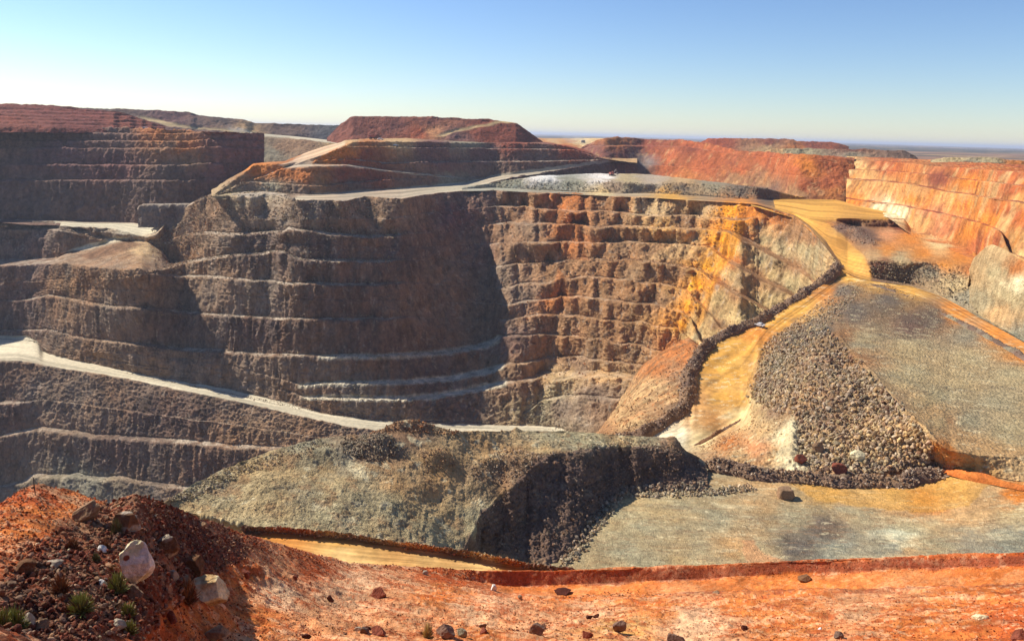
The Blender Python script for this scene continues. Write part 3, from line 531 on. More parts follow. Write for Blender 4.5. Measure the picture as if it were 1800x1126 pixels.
patch('lower_platform', [([(790, 840, -84), (1090, 829, -84), (1232, 819, -84.5), (1280, 821, -84.5), (1360, 831, -84.1), (1450, 837, -84.1), (1560, 839, -84.1), (1640, 823, -83.1), (1700, 829, -80), (1820, 849, -79)], 'flat', 0),
                         ([(790, 920, -84), (1450, 900, -84.2), (1640, 900, -83.5), (1820, 900, -80)], 'flat', 0), ([(790, 1035, -84), (1820, 1012, -83)], 'flat', 0)],
      790, 1820, mode='z', seed=24, L=.3, step=1.3, cstep=1.3, mat=M_NEAR, warp=22, var=1.5, zones=[([(1380, 842), (1640, 836), (1700, 828), (1740, 850), (1700, 890), (1620, 900), (1500, 890), (1420, 872)], 'roady', .55), ([(1302, 950), (1325, 948), (1335, 968), (1390, 988), (1312, 988)], 'salmon', .6)], mixes=[('brown', 1.2, .2, .6, .35, (.3, 2, 1)), ('pale', 1.3, .42, .58, .45, (.5, 1.6, 1)), ('dirt', .8, .42, .6, .35, (.3, 2.2, 1)), ('pale', 5, .3, .8, .4, (.3, 1.5, 1)), ('greyd', 6, .3, .9, .35, (.3, 1.5, 1))],
      cols=[(1060, 900, 'sage'), (1000, 980, 'sageg'), (1150, 880, 'sage'), (1150, 960, 'sageg'), (1250, 900, 'sageg'), (1300, 960, 'tan'), (1320, 975, 'sage'), (1400, 960, 'greyd'), (1450, 930, 'greyd'), (1480, 970, 'greyg'), (1400, 910, 'sageg'), (1350, 860, 'tan'), (1450, 865, 'yellow'),
            (1560, 865, 'yellow'), (1620, 880, 'orange'), (1540, 890, 'tan'), (1680, 850, 'yellow'), (1740, 860, 'tan'), (1700, 910, 'tan'), (1600, 930, 'sage'), (1600, 970, 'tan'), (1700, 960, 'grey'), (1780, 950, 'greyg'), (1790, 900, 'sage'), (1640, 960, 'sageg'), (1560, 960, 'greyg'), (1790, 870, 'orange'),
            (1590, 945, 'pale'), (1520, 900, 'sageg'), (1200, 990, 'sage')])
# grey mound with the dug out hollow
f0 = [(283, 890, -62), (290, 882, -62), (330, 857, -62), (400, 823, -62), (470, 795, -62), (560, 771, -62.5), (640, 763, -63), (660, 758, -63), (700, 748, -63), (740, 746, -63.5), (780, 753, -64.8), (800, 757, -65.5), (860, 757, -68), (898, 758, -70.4), (907, 754, -70.4), (920, 758, -71), (1000, 758, -72.6), (1060, 763, -74),
      (1130, 767, -75.6), (1165, 769, -76.4), (1190, 779, -76.8), (1205, 791, -78.6), (1225, 801, -80.6), (1242, 814, -83.3)]
f1 = [(283, 892, -63), (380, 910, -64), (460, 928, -65), (600, 942, -68), (700, 954, -71.5), (760, 962, -74.5), (800, 968, -77), (815, 965, -77.3), (830, 928, -76), (845, 900, -75), (880, 874, -74.5), (905, 852, -73.5), (925, 834, -73.2), (960, 806, -73), (1000, 794, -73.5), (1060, 786, -74.6), (1130, 786, -76.2), (1200, 795, -79), (1242, 818, -83.4)]
f2 = [(283, 960, -84), (600, 985, -84), (815, 990, -84), (900, 996, -84), (985, 988, -84), (1010, 962, -84), (1040, 918, -84), (1080, 874, -84), (1095, 866, -84), (1150, 866, -84.4), (1242, 862, -84.6)]
f3 = [(a, b+6, c-.6) for a, b, c in f2]
fm = [(283, 926, -73), (600, 962, -76), (815, 978, -80.6), (830, 962, -80), (845, 945, -79.6), (880, 935, -79.5), (905, 925, -79.3), (925, 905, -79), (960, 888, -78.8), (1000, 865, -78.6), (1040, 845, -78.9), (1080, 826, -79.6), (1130, 824, -80.4), (1200, 830, -81.5), (1242, 840, -83.9)]
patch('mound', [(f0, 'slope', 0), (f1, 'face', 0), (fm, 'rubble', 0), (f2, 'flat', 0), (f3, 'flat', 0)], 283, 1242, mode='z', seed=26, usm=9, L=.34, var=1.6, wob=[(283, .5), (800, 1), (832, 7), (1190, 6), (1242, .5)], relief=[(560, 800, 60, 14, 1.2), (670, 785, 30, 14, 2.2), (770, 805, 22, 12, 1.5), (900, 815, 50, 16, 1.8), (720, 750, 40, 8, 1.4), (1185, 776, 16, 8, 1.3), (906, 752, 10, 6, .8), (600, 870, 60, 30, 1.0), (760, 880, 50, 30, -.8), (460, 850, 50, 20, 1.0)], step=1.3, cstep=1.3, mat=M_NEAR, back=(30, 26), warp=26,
      cols=[(320, 880, 'sage'), (420, 840, 'sage'), (500, 870, 'sage'), (450, 890, 'sage'), (560, 800, 'sageg'), (630, 790, 'rock'), (600, 850, 'sage'), (700, 880, 'sage'), (640, 910, 'sage'), (560, 910, 'sage'), (760, 930, 'sage'), (720, 760, 'rockb'), (800, 770, 'tan'), (760, 820, 'tan'), (850, 800, 'tan'),
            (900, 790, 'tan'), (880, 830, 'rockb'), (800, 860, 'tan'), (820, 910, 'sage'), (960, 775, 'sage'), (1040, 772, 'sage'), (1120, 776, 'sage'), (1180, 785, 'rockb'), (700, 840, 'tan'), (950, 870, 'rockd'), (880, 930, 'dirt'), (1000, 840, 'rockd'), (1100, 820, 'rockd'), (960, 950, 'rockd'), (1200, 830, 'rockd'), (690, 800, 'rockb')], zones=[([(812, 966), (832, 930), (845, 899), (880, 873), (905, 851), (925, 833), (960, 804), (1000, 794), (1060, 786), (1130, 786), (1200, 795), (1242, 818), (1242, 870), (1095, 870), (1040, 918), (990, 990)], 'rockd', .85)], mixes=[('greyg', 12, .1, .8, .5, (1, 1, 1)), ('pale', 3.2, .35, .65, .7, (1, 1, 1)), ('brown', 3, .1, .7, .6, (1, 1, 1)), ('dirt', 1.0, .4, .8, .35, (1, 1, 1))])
# near haul road behind the foreground bank
n1 = [(425, 921, -50), (500, 926, -50), (620, 937, -50), (700, 949, -50), (760, 958, -50), (830, 969, -50), (900, 983, -50), (960, 991, -50), (1012, 998, -50.3)]
patch('near_road', [(n1, 'bund', 0), ([(a, b+10, -51.3) for a, b, c in n1], 'road', 0), ([(425, 960, -51.3), (560, 990, -51.3), (620, 1000, -51.3), (750, 1004, -51.4), (1012, 1009, -51.6)], 'flat', 0), ([(425, 980, -52), (620, 1006, -52), (1012, 1012, -52)], 'flat', 0)],
      425, 1012, mode='z', seed=28, L=.3, mat=M_FORE, back=(10, 22), step=1.2, cstep=1.2,
      roads=[[(460, 942), (500, 937), (620, 948), (700, 960), (760, 969), (830, 980), (890, 992), (1012, 1012), (1012, 1040), (425, 1000), (430, 950)]],
      roadmix=('roady', .45), cols=[(450, 925, 'dirt'), (620, 940, 'rockb'), (800, 968, 'rockb'), (500, 928, 'fred'), (950, 992, 'grey'), (480, 945, 'forange'), (600, 955, 'yellow'), (600, 975, 'roadt'), (750, 975, 'roadt'), (850, 985, 'roadt'), (750, 966, 'forange'), (900, 995, 'roado')])
# foreground bank
s0 = [(-80, 920, 38), (0, 885, 40), (60, 851, 42), (130, 863, 44), (190, 889, 42), (235, 866, 40), (290, 886, 45), (400, 930, 58), (460, 946, 64), (560, 976, 74), (620, 990, 79), (750, 998, 83), (850, 1003, 84), (856, 1003, 84), (900, 1003, 84), (1000, 1002, 84), (1300, 990, 84), (1500, 982, 84), (1880, 966, 82)]
s0b = [(-80, 935, 36), (0, 900, 38), (60, 868, 40), (130, 880, 41), (190, 903, 40), (240, 885, 38.5), (290, 905, 42), (400, 948, 54), (460, 964, 60), (560, 990, 70), (620, 1004, 75), (750, 1014, 80), (850, 1022, 83.1), (900, 1030, 83.3), (1000, 1027, 83.3), (1300, 1013, 83.3), (1500, 1003, 83.3), (1880, 988, 81.3)]
s1 = [(-80, 1000, 29), (60, 990, 31), (240, 965, 34), (290, 975, 37), (400, 995, 47), (460, 1000, 54), (620, 1022, 70), (850, 1040, 77.5), (900, 1048, 79), (1000, 1050, 79.3), (1180, 1046, 79.5), (1500, 1038, 79.5), (1880, 1030, 77.5)]
s2 = [(-80, 1126, 20), (150, 1126, 22.5), (250, 1126, 25), (300, 1126, 29), (400, 1126, 34), (620, 1126, 40), (900, 1126, 45), (1300, 1126, 47), (1880, 1126, 47)]
s3 = [(-80, 1320, 12), (400, 1320, 17), (900, 1320, 21), (1880, 1320, 22)]
s4 = [(-80, 2400, 4), (1880, 2400, 5)]
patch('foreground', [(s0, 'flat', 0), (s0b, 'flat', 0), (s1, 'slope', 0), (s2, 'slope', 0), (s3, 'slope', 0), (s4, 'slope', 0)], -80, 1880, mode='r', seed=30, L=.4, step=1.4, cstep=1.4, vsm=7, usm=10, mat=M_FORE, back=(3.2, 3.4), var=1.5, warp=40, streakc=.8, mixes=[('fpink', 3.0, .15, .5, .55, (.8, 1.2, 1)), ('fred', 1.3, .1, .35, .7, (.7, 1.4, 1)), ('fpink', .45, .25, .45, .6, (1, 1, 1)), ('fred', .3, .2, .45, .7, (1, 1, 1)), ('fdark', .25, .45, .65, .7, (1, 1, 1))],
      zones=[([(100, 915), (190, 886), (235, 864), (290, 884), (400, 930), (440, 950), (420, 985), (380, 1005), (320, 1040), (250, 1126), (0, 1126), (0, 1040), (50, 985)], 'fdark', .6),  # flank facing away from the sun: shade put into the colour, over dark soil
             ([(856, 1008), (900, 1007), (1000, 1006), (1300, 994), (1500, 986), (1830, 972), (1830, 991), (1500, 1003), (1300, 1013), (1000, 1027), (900, 1030), (856, 1024)], 'redd', .65),  # berm front turned from the sun: its shade painted as darker red
             ([(860, 1031), (1000, 1029), (1300, 1015), (1830, 993), (1830, 1024), (1500, 1036), (1180, 1043), (1000, 1045), (880, 1042)], 'forange', .6),
             ([(1180, 1044), (1500, 1037), (1830, 1025), (1830, 1029), (1500, 1041), (1180, 1049)], 'redd', .5), ([(1192, 1080), (1226, 1082), (1236, 1104), (1222, 1126), (1190, 1126), (1182, 1100)], 'fpink', .85)],
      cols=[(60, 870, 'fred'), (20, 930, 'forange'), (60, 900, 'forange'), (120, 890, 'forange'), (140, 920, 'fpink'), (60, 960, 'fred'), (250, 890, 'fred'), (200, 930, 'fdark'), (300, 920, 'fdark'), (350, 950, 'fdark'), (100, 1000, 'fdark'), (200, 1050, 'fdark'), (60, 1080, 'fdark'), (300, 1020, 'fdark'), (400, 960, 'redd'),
            (250, 990, 'fred'), (420, 1010, 'forange'), (480, 1000, 'salmon'), (500, 1040, 'fpink'), (560, 1000, 'fred'), (620, 1020, 'fpink'), (560, 1080, 'salmon'), (450, 1080, 'forange'), (350, 1090, 'forange'), (300, 1110, 'fred'), (700, 1040, 'salmon'), (780, 1010, 'fred'), (780, 1050, 'forange'), (700, 1100, 'salmon'),
            (850, 1080, 'fpink'), (900, 1015, 'fred'), (1000, 1015, 'fred'), (1200, 1010, 'fred'), (1400, 1000, 'fred'), (1600, 990, 'fred'), (1780, 985, 'fred'), (1000, 1040, 'forange'), (1200, 1035, 'salmon'), (1400, 1025, 'forange'), (1600, 1018, 'salmon'), (1780, 1012, 'forange'), (1050, 1060, 'fpink'), (950, 1090, 'salmon'),
            (1150, 1070, 'forange'), (1100, 1100, 'yellow'), (1215, 1095, 'fpink'), (1200, 1110, 'fpink'), (1300, 1070, 'forange'), (1400, 1100, 'forange'), (1500, 1070, 'salmon'), (1600, 1100, 'forange'), (1700, 1070, 'forange'), (1780, 1100, 'fred'), (1120, 1045, 'forange'), (1050, 1050, 'forange'), (850, 1110, 'forange')])
# dumps beyond
def dump(name, crest, toe, r, slope, cols, u0, u1, L=1.5, roads=(), mat=None, extra=None, band='slope', seed=40):
    rr = [(crest, band, slope)] + (extra or []) + [(toe, 'slope', 35)] + [([(a, b+8) for a, b in toe], 'flat', 1)]
    patch(name, rr, u0, u1, roadmix=('roadt', .9), anchor=0, ar=[(u0, r), (u1, r)] if not isinstance(r, list) else r, L=L, cols=cols, roads=roads, mat=M_FAR, back=(120, 40), seed=seed, var=.8, obj='hill', warp=8, streakc=.5, step=1.0)
dump('dump', [(575, 243), (590, 227), (600, 217), (620, 204), (740, 205), (870, 211), (908, 216), (925, 228), (955, 250)], [(575, 244), (640, 241), (760, 240), (955, 256)], 1180, 36,
     [(620, 225, 'mesa'), (700, 220, 'mesa'), (760, 215, 'mesa'), (760, 232, 'salmon'), (740, 232, 'red'), (860, 215, 'redd'), (860, 235, 'redd'), (920, 240, 'redd'), (800, 240, 'purple')], 575, 955,
     roads=[[(762, 240), (800, 229), (840, 221), (885, 212), (900, 209), (912, 213), (905, 217), (880, 217), (840, 225), (800, 233), (780, 240)]])
ex = []
for i, v in enumerate((193, 199, 205, 211, 217)):
    ex += [([(-20, v), (130, v+3), (290, v+6)], 'flat', 4), ([(-20, v+1.6), (130, v+4.6), (290, v+7.2)], 'slope', 20)]
dump('red_hill', [(-20, 182), (90, 185), (130, 190), (200, 197), (235, 205), (262, 214), (290, 223)], [(-20, 225), (290, 230)], 1220, 20, [(60, 195, 'rdark'), (150, 210, 'rdark'), (40, 215, 'redd'), (220, 215, 'redd')], -20, 290, extra=ex, seed=41)
dump('dark_dump', [(60, 186), (150, 190), (250, 193), (335, 197), (345, 202), (380, 206), (430, 210), (445, 216), (500, 218), (600, 221)], [(60, 228), (300, 232), (600, 240)], 1600, 28,
     [(200, 200, 'rockd'), (300, 205, 'purple'), (400, 215, 'rockd'), (500, 225, 'rockd'), (360, 225, 'rockp'), (580, 232, 'plainb'), (420, 230, 'tan')], 60, 600, seed=42,
     roads=[[(238, 205), (262, 207), (325, 221), (330, 224), (302, 224), (262, 213)], [(318, 225), (330, 223), (450, 231), (450, 234), (400, 231)]])
dump('far_mesa', [(1232, 250), (1245, 243), (1330, 243), (1395, 245), (1400, 248), (1462, 249), (1482, 254), (1492, 258)], [(1232, 262), (1492, 274)], 1700, 34, [(1260, 250, 'red'), (1350, 250, 'redd'), (1430, 255, 'redd'), (1400, 265, 'orock'), (1350, 262, 'tan')], 1232, 1492, seed=43)
dump('grey_dump', [(1335, 272), (1350, 263), (1395, 261), (1480, 262), (1590, 265), (1603, 272), (1612, 279)], [(1335, 276), (1500, 281), (1612, 284)], 1100, 38, [(1360, 268, 'tan'), (1400, 270, 'sageg'), (1500, 272, 'grey'), (1590, 272, 'rockd'), (1500, 262, 'redd')], 1335, 1612, seed=44)
dump('low_dump', [(1636, 283), (1660, 277), (1750, 277), (1770, 282), (1790, 281), (1820, 288)], [(1636, 290), (1820, 300)], 800, 34, [(1680, 282, 'sage'), (1740, 285, 'sageg'), (1790, 290, 'orock'), (1700, 292, 'grey')], 1636, 1820, seed=45)
patch('valley_road', [([(935, 243, 1900), (1000, 243, 1900), (1060, 243, 1900), (1120, 243, 1900)], 'flat', 0), ([(935, 262, 1200), (1000, 264, 1200), (1050, 278, 1120), (1120, 286, 1080)], 'flat', 0)], 935, 1120, mode='r', seed=46, L=1.5, mat=M_FAR,
      cols=[(970, 248, 'tan'), (1020, 247, 'roadt'), (1040, 265, 'roadt'), (1090, 275, 'tan'), (960, 256, 'orock'), (1060, 268, 'salmon'), (1000, 256, 'orock')], roads=[[(1015, 244), (1040, 243), (1028, 251), (1050, 264), (1075, 272), (1110, 279), (1105, 283), (1060, 280), (1040, 270), (1018, 252)]])
for nm, q in (('orange_wall', (1600, 286)), ('orange_wall', (1700, 297)), ('red_wall', (1100, 242)), ('red_wall', (1400, 272)), ('far_wall', (200, 226)), ('upper_benches', (700, 243)), ('upper_benches', (900, 250)), ('grey_dump', (1500, 280)), ('low_dump', (1700, 290)), ('mound', (900, 850)), ('mound', (900, 990))):
    p = at(nm, *q); print(nm, q, p.round(1), 'r', round(float(np.hypot(p[0], p[1]))))

# the plain out to the horizon and the rock under the pit
def ring(name, r0, r1, z, nr, na, cols, mat, a0=-math.pi, a1=math.pi):
    rr = r0*(r1/r0)**(np.arange(nr)/(nr-1)); aa = np.linspace(a0, a1, na)
    Rg, Ag = np.meshgrid(rr, aa, indexing='ij')
    X = Rg*np.sin(Ag); Y = Rg*np.cos(Ag)
    Z = z(Rg, X, Y)
    n1 = fbm(X/900, Y/900, X*0, 4, 77); n2 = fbm(X/150, Y/150, X*0, 3, 78)
    w = sm(.5+n1*1.2+.5*n2+np.clip((3500-Rg)/3000, -1, 1)*.5)[..., None]
    C = PAL[cols[0]]*w+PAL[cols[1]]*(1-w)
    w2 = sm((n2-.35)*4)[..., None]; C = C*(1-w2*.5)+PAL['tan']*w2*.5
    idx = np.arange(nr*na).reshape(nr, na)
    fc = np.stack([idx[:-1, :-1], idx[:-1, 1:], idx[1:, 1:], idx[1:, :-1]], -1).reshape(-1, 4)
    return mesh_obj(name, np.stack([X, Y, Z], -1).reshape(-1, 3), fc, mat, C.reshape(-1, 3), kind='structure')
M_PLAIN = mat_terrain('plain_ground', .02, 1.0, .3)
ring('ground', 1250, 60000, lambda R, X, Y: -31+2.5*fbm(X/700, Y/700, X*0, 3, 79)*np.clip((R-1250)/600, 0, 1)+25*sm((R-8000)/30000)*fbm(X/9000, Y/9000, X*0, 3, 80), 90, 720, ('plain', 'bush'), M_PLAIN)
ring('bedrock', 5, 1400, lambda R, X, Y: -345+0*R, 12, 60, ('rockd', 'rock'), M_MID)


# ================================================================== ROCKS
def ico(sub):
    t = (1+5**.5)/2
    v = [(-1, t, 0), (1, t, 0), (-1, -t, 0), (1, -t, 0), (0, -1, t), (0, 1, t), (0, -1, -t), (0, 1, -t), (t, 0, -1), (t, 0, 1), (-t, 0, -1), (-t, 0, 1)]
    f = [(0, 11, 5), (0, 5, 1), (0, 1, 7), (0, 7, 10), (0, 10, 11), (1, 5, 9), (5, 11, 4), (11, 10, 2), (10, 7, 6), (7, 1, 8), (3, 9, 4), (3, 4, 2), (3, 2, 6), (3, 6, 8), (3, 8, 9), (4, 9, 5), (2, 4, 11), (6, 2, 10), (8, 6, 7), (9, 8, 1)]
    v = [np.array(q, float)/np.linalg.norm(q) for q in v]
    for _ in range(sub):
        c = {}; nf = []
        def mid(a, b):
            k = (min(a, b), max(a, b))
            if k not in c:
                m = v[a]+v[b]; v.append(m/np.linalg.norm(m)); c[k] = len(v)-1
            return c[k]
        for a, b, d in f:
            x, y, z = mid(a, b), mid(b, d), mid(d, a)
            nf += [(a, x, z), (b, y, x), (d, z, y), (x, y, z)]
        f = nf
    return np.array(v), np.array(f)
def rockshape(sub, rng, cuts=9):
    v, f = ico(sub)
    n = rng.normal(size=(cuts, 3)); n /= np.linalg.norm(n, axis=1, keepdims=True)
    d = rng.uniform(.35, .85, cuts)
    dots = np.maximum(v@n.T, 1e-3)
    r = np.minimum(1.0, (d/dots).min(1))
    r = r*(1+.05*rng.normal(size=len(v)))
    return v*r[:, None], f
VAR = {s: [rockshape(s, RNG, 7) for _ in range(8)] for s in (0, 1)}

def rubble(name, spec, label, sub=0, mat=None):
    """many loose stones as one mesh; spec: (patch, polygon, count, smin, smax, colours)"""
    VV, FF, CC = [], [], []; base = 0
    for (pn, poly, n, s0, s1, cols) in spec:
        p = PATCH[pn]
        m = inpoly(p['U'], p['V'], poly).ravel()
        ids = np.nonzero(m)[0]
        if len(ids) == 0: continue
        pick = RNG.choice(ids, n)
        G = p['G'].reshape(-1, 3)[pick]; Nn = p['N'].reshape(-1, 3)[pick]
        Cs = p['C'].reshape(-1, 3)[pick]
        k = RNG.uniform(0, 1, n)**3.6
        sz = s0+(s1-s0)*k
        rot = RNG.normal(size=(n, 4)); rot /= np.linalg.norm(rot, axis=1, keepdims=True)
        w, x, y, z = rot.T
        Rm = np.stack([1-2*(y*y+z*z), 2*(x*y-z*w), 2*(x*z+y*w), 2*(x*y+z*w), 1-2*(x*x+z*z), 2*(y*z-x*w), 2*(x*z-y*w), 2*(y*z+x*w), 1-2*(x*x+y*y)], 1).reshape(n, 3, 3)
        sc = np.stack([RNG.uniform(.7, 1.15, n), RNG.uniform(.5, .95, n), RNG.uniform(.4, .75, n)], 1)*sz[:, None]*.5
        vi = RNG.integers(0, len(VAR[sub]), n)
        B = np.stack([VAR[sub][i][0] for i in range(len(VAR[sub]))])[vi]    # n,nv,3
        V = np.einsum('nij,nvj->nvi', Rm, B*sc[:, None, :])
        jit = RNG.normal(size=(n, 3))*sz[:, None]*.3; jit[:, 2] = 0
        V = V+(G+jit+Nn*(sz*.14)[:, None])[:, None, :]
        f = VAR[sub][0][1]; nv = B.shape[1]
        F = f[None]+(np.arange(n)*nv)[:, None, None]+base
        col = np.array([PAL[c] for c in cols])[RNG.integers(0, len(cols), n)]
        col = (col*.65+Cs*.35)*RNG.uniform(.6, 1.4, n)[:, None]
        VV.append(V.reshape(-1, 3)); FF.append(F.reshape(-1, 3)); CC.append(np.repeat(col, nv, 0)); base += n*nv
    return mesh_obj(name, np.concatenate(VV), np.concatenate(FF), mat or M_ROCK, np.concatenate(CC), kind='stuff', smooth=False, label=label, cat='rubble')

# ridges of dumped rock along the road edges
def bund(name, pts, h, w, cols, seed, nrock, sr, rcols, label):
    p = np.array([pz(a, b, c) for a, b, c in pts])
    seg = np.linalg.norm(np.diff(p, axis=0), axis=1); s = np.r_[0, np.cumsum(seg)]
    n = int(s[-1]/.9)+2; t = np.linspace(0, s[-1], n)
    q = np.stack([np.interp(t, s, p[:, i]) for i in range(3)], 1)
    for _ in range(6): q[1:-1] = (q[:-2]+q[1:-1]+q[2:])/3
    tg = np.gradient(q, axis=0); sd_ = np.stack([tg[:, 1], -tg[:, 0], 0*t], 1); sd_ /= np.linalg.norm(sd_, axis=1, keepdims=True)
    m = 13; a = np.linspace(-1, 1, m)
    hh = h*(np.clip(1-np.abs(a), 0, 1)**.8)-.4*h*(np.abs(a) > .99)
    hv = 1+.6*fbm(t/6, t*0, t*0, 4, seed)
    q = q+sd_*(w*.16*fbm(t/7, t*0+3, t*0, 3, seed+1))[:, None]
    ends = np.clip(np.minimum(t, t[-1]-t)/4, .05, 1)
    G = q[:, None]+sd_[:, None]*(a*w/2)[None, :, None]*1.0
    G[..., 2] += (hh[None]*hv[:, None])*ends[:, None]
    x, y, z = G[..., 0], G[..., 1], G[..., 2]
    G[..., 2] += .25*h*fbm(x/1.8, y/1.8, z/1.8, 3, seed+3, .7)*(np.abs(a) < .95)
    C = np.array([PAL[c] for c in cols])
    k = sm(.5+fbm(x/6, y/6, z/6, 3, seed+4))[..., None]
    Cc = (C[0]*k+C[-1]*(1-k))*(1+.25*fbm(x/1.2, y/1.2, z/1.2, 2, seed+6))[..., None]
    idx = np.arange(n*m).reshape(n, m)
    fc = np.stack([idx[:-1, :-1], idx[:-1, 1:], idx[1:, 1:], idx[1:, :-1]], -1).reshape(-1, 4)
    mesh_obj('embankment', G.reshape(-1, 3), fc, M_NEAR, Cc.reshape(-1, 3), kind='structure')
    PATCH[name] = dict(G=G, U=G[..., 0]*0, V=G[..., 0]*0, N=np.tile([0, 0, 1.0], (n, m, 1)), C=Cc)
    if nrock:
        return (name, [(-1, -1), (1, -1), (1, 1), (-1, 1)], nrock, sr[0], sr[1], rcols)
bs = []
bs.append(bund('b1', [(1473, 466, -68.6), (1469, 478, -70), (1450, 494, -72.6), (1400, 525, -78.5), (1340, 560, -85.4), (1290, 582, -89.5), (1246, 603, -93), (1222, 633, -96.8), (1215, 660, -99.4), (1212, 688, -102), (1194, 727, -106.8), (1152, 754, -110.7), (1085, 774, -113.6)], 2.6, 6.5, ('rockd', 'rockb'), 60, 6500, (.4, 1.6), ['rockd', 'rock', 'rockb', 'dirt', 'berm'], ''))
bs.append(bund('b2', [(1232, 818, -84.5), (1280, 828, -84.5), (1340, 838, -84.3), (1400, 842, -84.2), (1480, 850, -84.1), (1560, 852, -84), (1620, 842, -83.2), (1662, 826, -82)], 2.2, 6.5, ('rockd', 'rockb'), 62, 4200, (.3, 1.5), ['rockd', 'rock', 'rockb', 'berm'], ''))
bund('b3', [(1655, 825, -82.0), (1700, 836, -80), (1760, 848, -79.4), (1830, 862, -79)], 1.0, 3, ('forange', 'fred'), 64, 0, None, None, '')
bs.append(bund('b4', [(1226, 784, -110), (1262, 765, -109), (1312, 740, -105.3), (1330, 722, -103.4)], 1.6, 4.5, ('rockd', 'dirt'), 66, 500, (.3, 1.0), ['rockd', 'rock', 'dirt'], ''))
bs.append(bund('b6', [(1535, 500, -71.8), (1600, 526, -72.6), (1700, 572, -73), (1820, 640, -74)], 1.0, 4, ('rockd', 'grey'), 69, 700, (.3, 1.0), ['rock', 'grey', 'rockb'], ''))
rubble('rubble', [b for b in bs if b], 'dark loose stones heaped along the edges of the yellow haul road and platform', sub=0)

R4 = ['rock', 'rockb', 'rockd', 'berm', 'sage']
rubble('rubble', [
    ('pit', [(345, 345), (440, 342), (515, 345), (540, 355), (650, 352), (700, 352), (690, 380), (500, 388), (400, 388), (330, 385)], 3000, .9, 3.2, R4),
    ('pit', [(270, 395), (310, 372), (350, 360), (380, 400), (360, 440), (310, 478), (270, 470), (262, 430)], 2400, .9, 3.2, R4+['brown', 'orock']),
    ('pit', [(340, 404), (510, 396), (700, 408), (700, 419), (520, 424), (340, 418)], 2200, .8, 2.6, R4),
    ('pit', [(300, 452), (500, 430), (700, 452), (690, 464), (540, 470), (480, 466), (300, 478)], 2200, .8, 2.6, R4),
    ('pit', [(270, 480), (700, 492), (700, 505), (300, 500)], 1300, .7, 2.2, R4),
    ('pit', [(90, 470), (280, 478), (250, 520), (180, 560), (60, 600), (40, 580), (100, 520)], 1700, .8, 2.8, R4+['brown']),
    ('pit', [(180, 535), (700, 555), (700, 570), (300, 560)], 1300, .7, 2.2, R4),
    ('pit', [(100, 582), (400, 612), (700, 620), (870, 590), (870, 612), (700, 638), (400, 632), (100, 600)], 1900, .7, 2.2, R4),
    ('pit', [(520, 672), (800, 668), (880, 640), (885, 660), (800, 682), (520, 690)], 700, .6, 1.8, R4),
    ('pit', [(530, 697), (800, 695), (885, 672), (890, 690), (800, 708), (560, 715)], 700, .6, 1.8, R4),
    ('pit', [(200, 650), (560, 720), (700, 740), (540, 722), (300, 672)], 700, .6, 2.0, ['rockd', 'dirt', 'rock']),
    ('pit', [(0, 640), (300, 690), (600, 760), (600, 790), (300, 760), (0, 700)], 1600, .6, 2.0, R4),
    ('pit', [(0, 760), (100, 745), (480, 785), (420, 810), (0, 780)], 900, .6, 1.8, R4),
    ('pit', [(60, 830), (400, 850), (330, 890), (0, 890)], 900, .6, 2.0, ['grey', 'rock', 'sageg']),
    ('pit', [(872, 340), (1320, 360), (1280, 430), (1220, 560), (1120, 650), (980, 700), (890, 560)], 6500, .8, 2.8, ['rockb', 'brown', 'rock', 'tan', 'orock']),
    ('pit', [(930, 690), (1060, 690), (1060, 765), (990, 765), (920, 735)], 1100, .6, 2.0, R4),
    ('pit', [(1300, 380), (1470, 450), (1440, 500), (1240, 600), (1215, 580)], 700, .5, 1.8, ['pale', 'sage', 'tan']),
    ('pad', [(860, 318), (1050, 320), (1220, 322), (1350, 332), (1310, 350), (1150, 340), (1020, 338), (880, 330)], 2200, 1.0, 3.2, ['grey', 'greyg', 'rock', 'greyd']),
    ('upper_benches', [(400, 320), (560, 328), (560, 342), (520, 344), (380, 340)], 900, .9, 3.0, R4),
], 'countless loose grey brown stones strewn over the benches of the open pit', sub=0)
rubble('rubble', [
    ('plateau', [(1450, 575), (1500, 625), (1570, 700), (1640, 780), (1630, 820), (1500, 835), (1420, 830), (1400, 790), (1400, 745), (1320, 700), (1335, 640), (1345, 605), (1400, 565)], 24000, .25, 2.1, ['berm', 'tan', 'rock', 'sage', 'grey', 'berm', 'rockp']),
    ('plateau', [(1345, 604), (1400, 563), (1490, 500), (1520, 510), (1460, 575), (1350, 700), (1318, 690)], 5200, .3, 1.5, ['berm', 'grey', 'greyd', 'berm', 'sage']),
    ('plateau', [(1315, 700), (1400, 740), (1380, 780), (1330, 760), (1235, 800), (1230, 785), (1320, 742)], 700, .3, 1.1, ['rockb', 'rock', 'brown']),
    ('plateau', [(1500, 500), (1560, 500), (1700, 575), (1700, 590), (1600, 570), (1500, 545)], 1300, .25, .9, ['rock', 'greyd', 'grey']),
    ('plateau', [(1480, 560), (1700, 580), (1800, 650), (1800, 840), (1700, 800), (1560, 680)], 500, .1, .45, ['pale', 'berm', 'grey']),
    ('scree', [(1060, 752), (1110, 672), (1190, 596), (1232, 612), (1213, 690), (1195, 733), (1060, 779)], 2600, .4, 1.6, ['rockb', 'brown', 'rockd', 'tan']),
    ('inner_bench', [(1460, 398), (1495, 395), (1540, 430), (1540, 432), (1500, 428)], 600, .5, 1.8, ['rock', 'rockp', 'berm', 'rockd']),
    ('inner_bench', [(1530, 458), (1640, 465), (1740, 500), (1800, 560), (1800, 590), (1700, 540), (1620, 500), (1530, 486)], 2600, .4, 1.7, ['rock', 'grey', 'greyd', 'sageg']),
], 'heap of blasted tan and grey rock between the yellow road and the flat platform', sub=1)
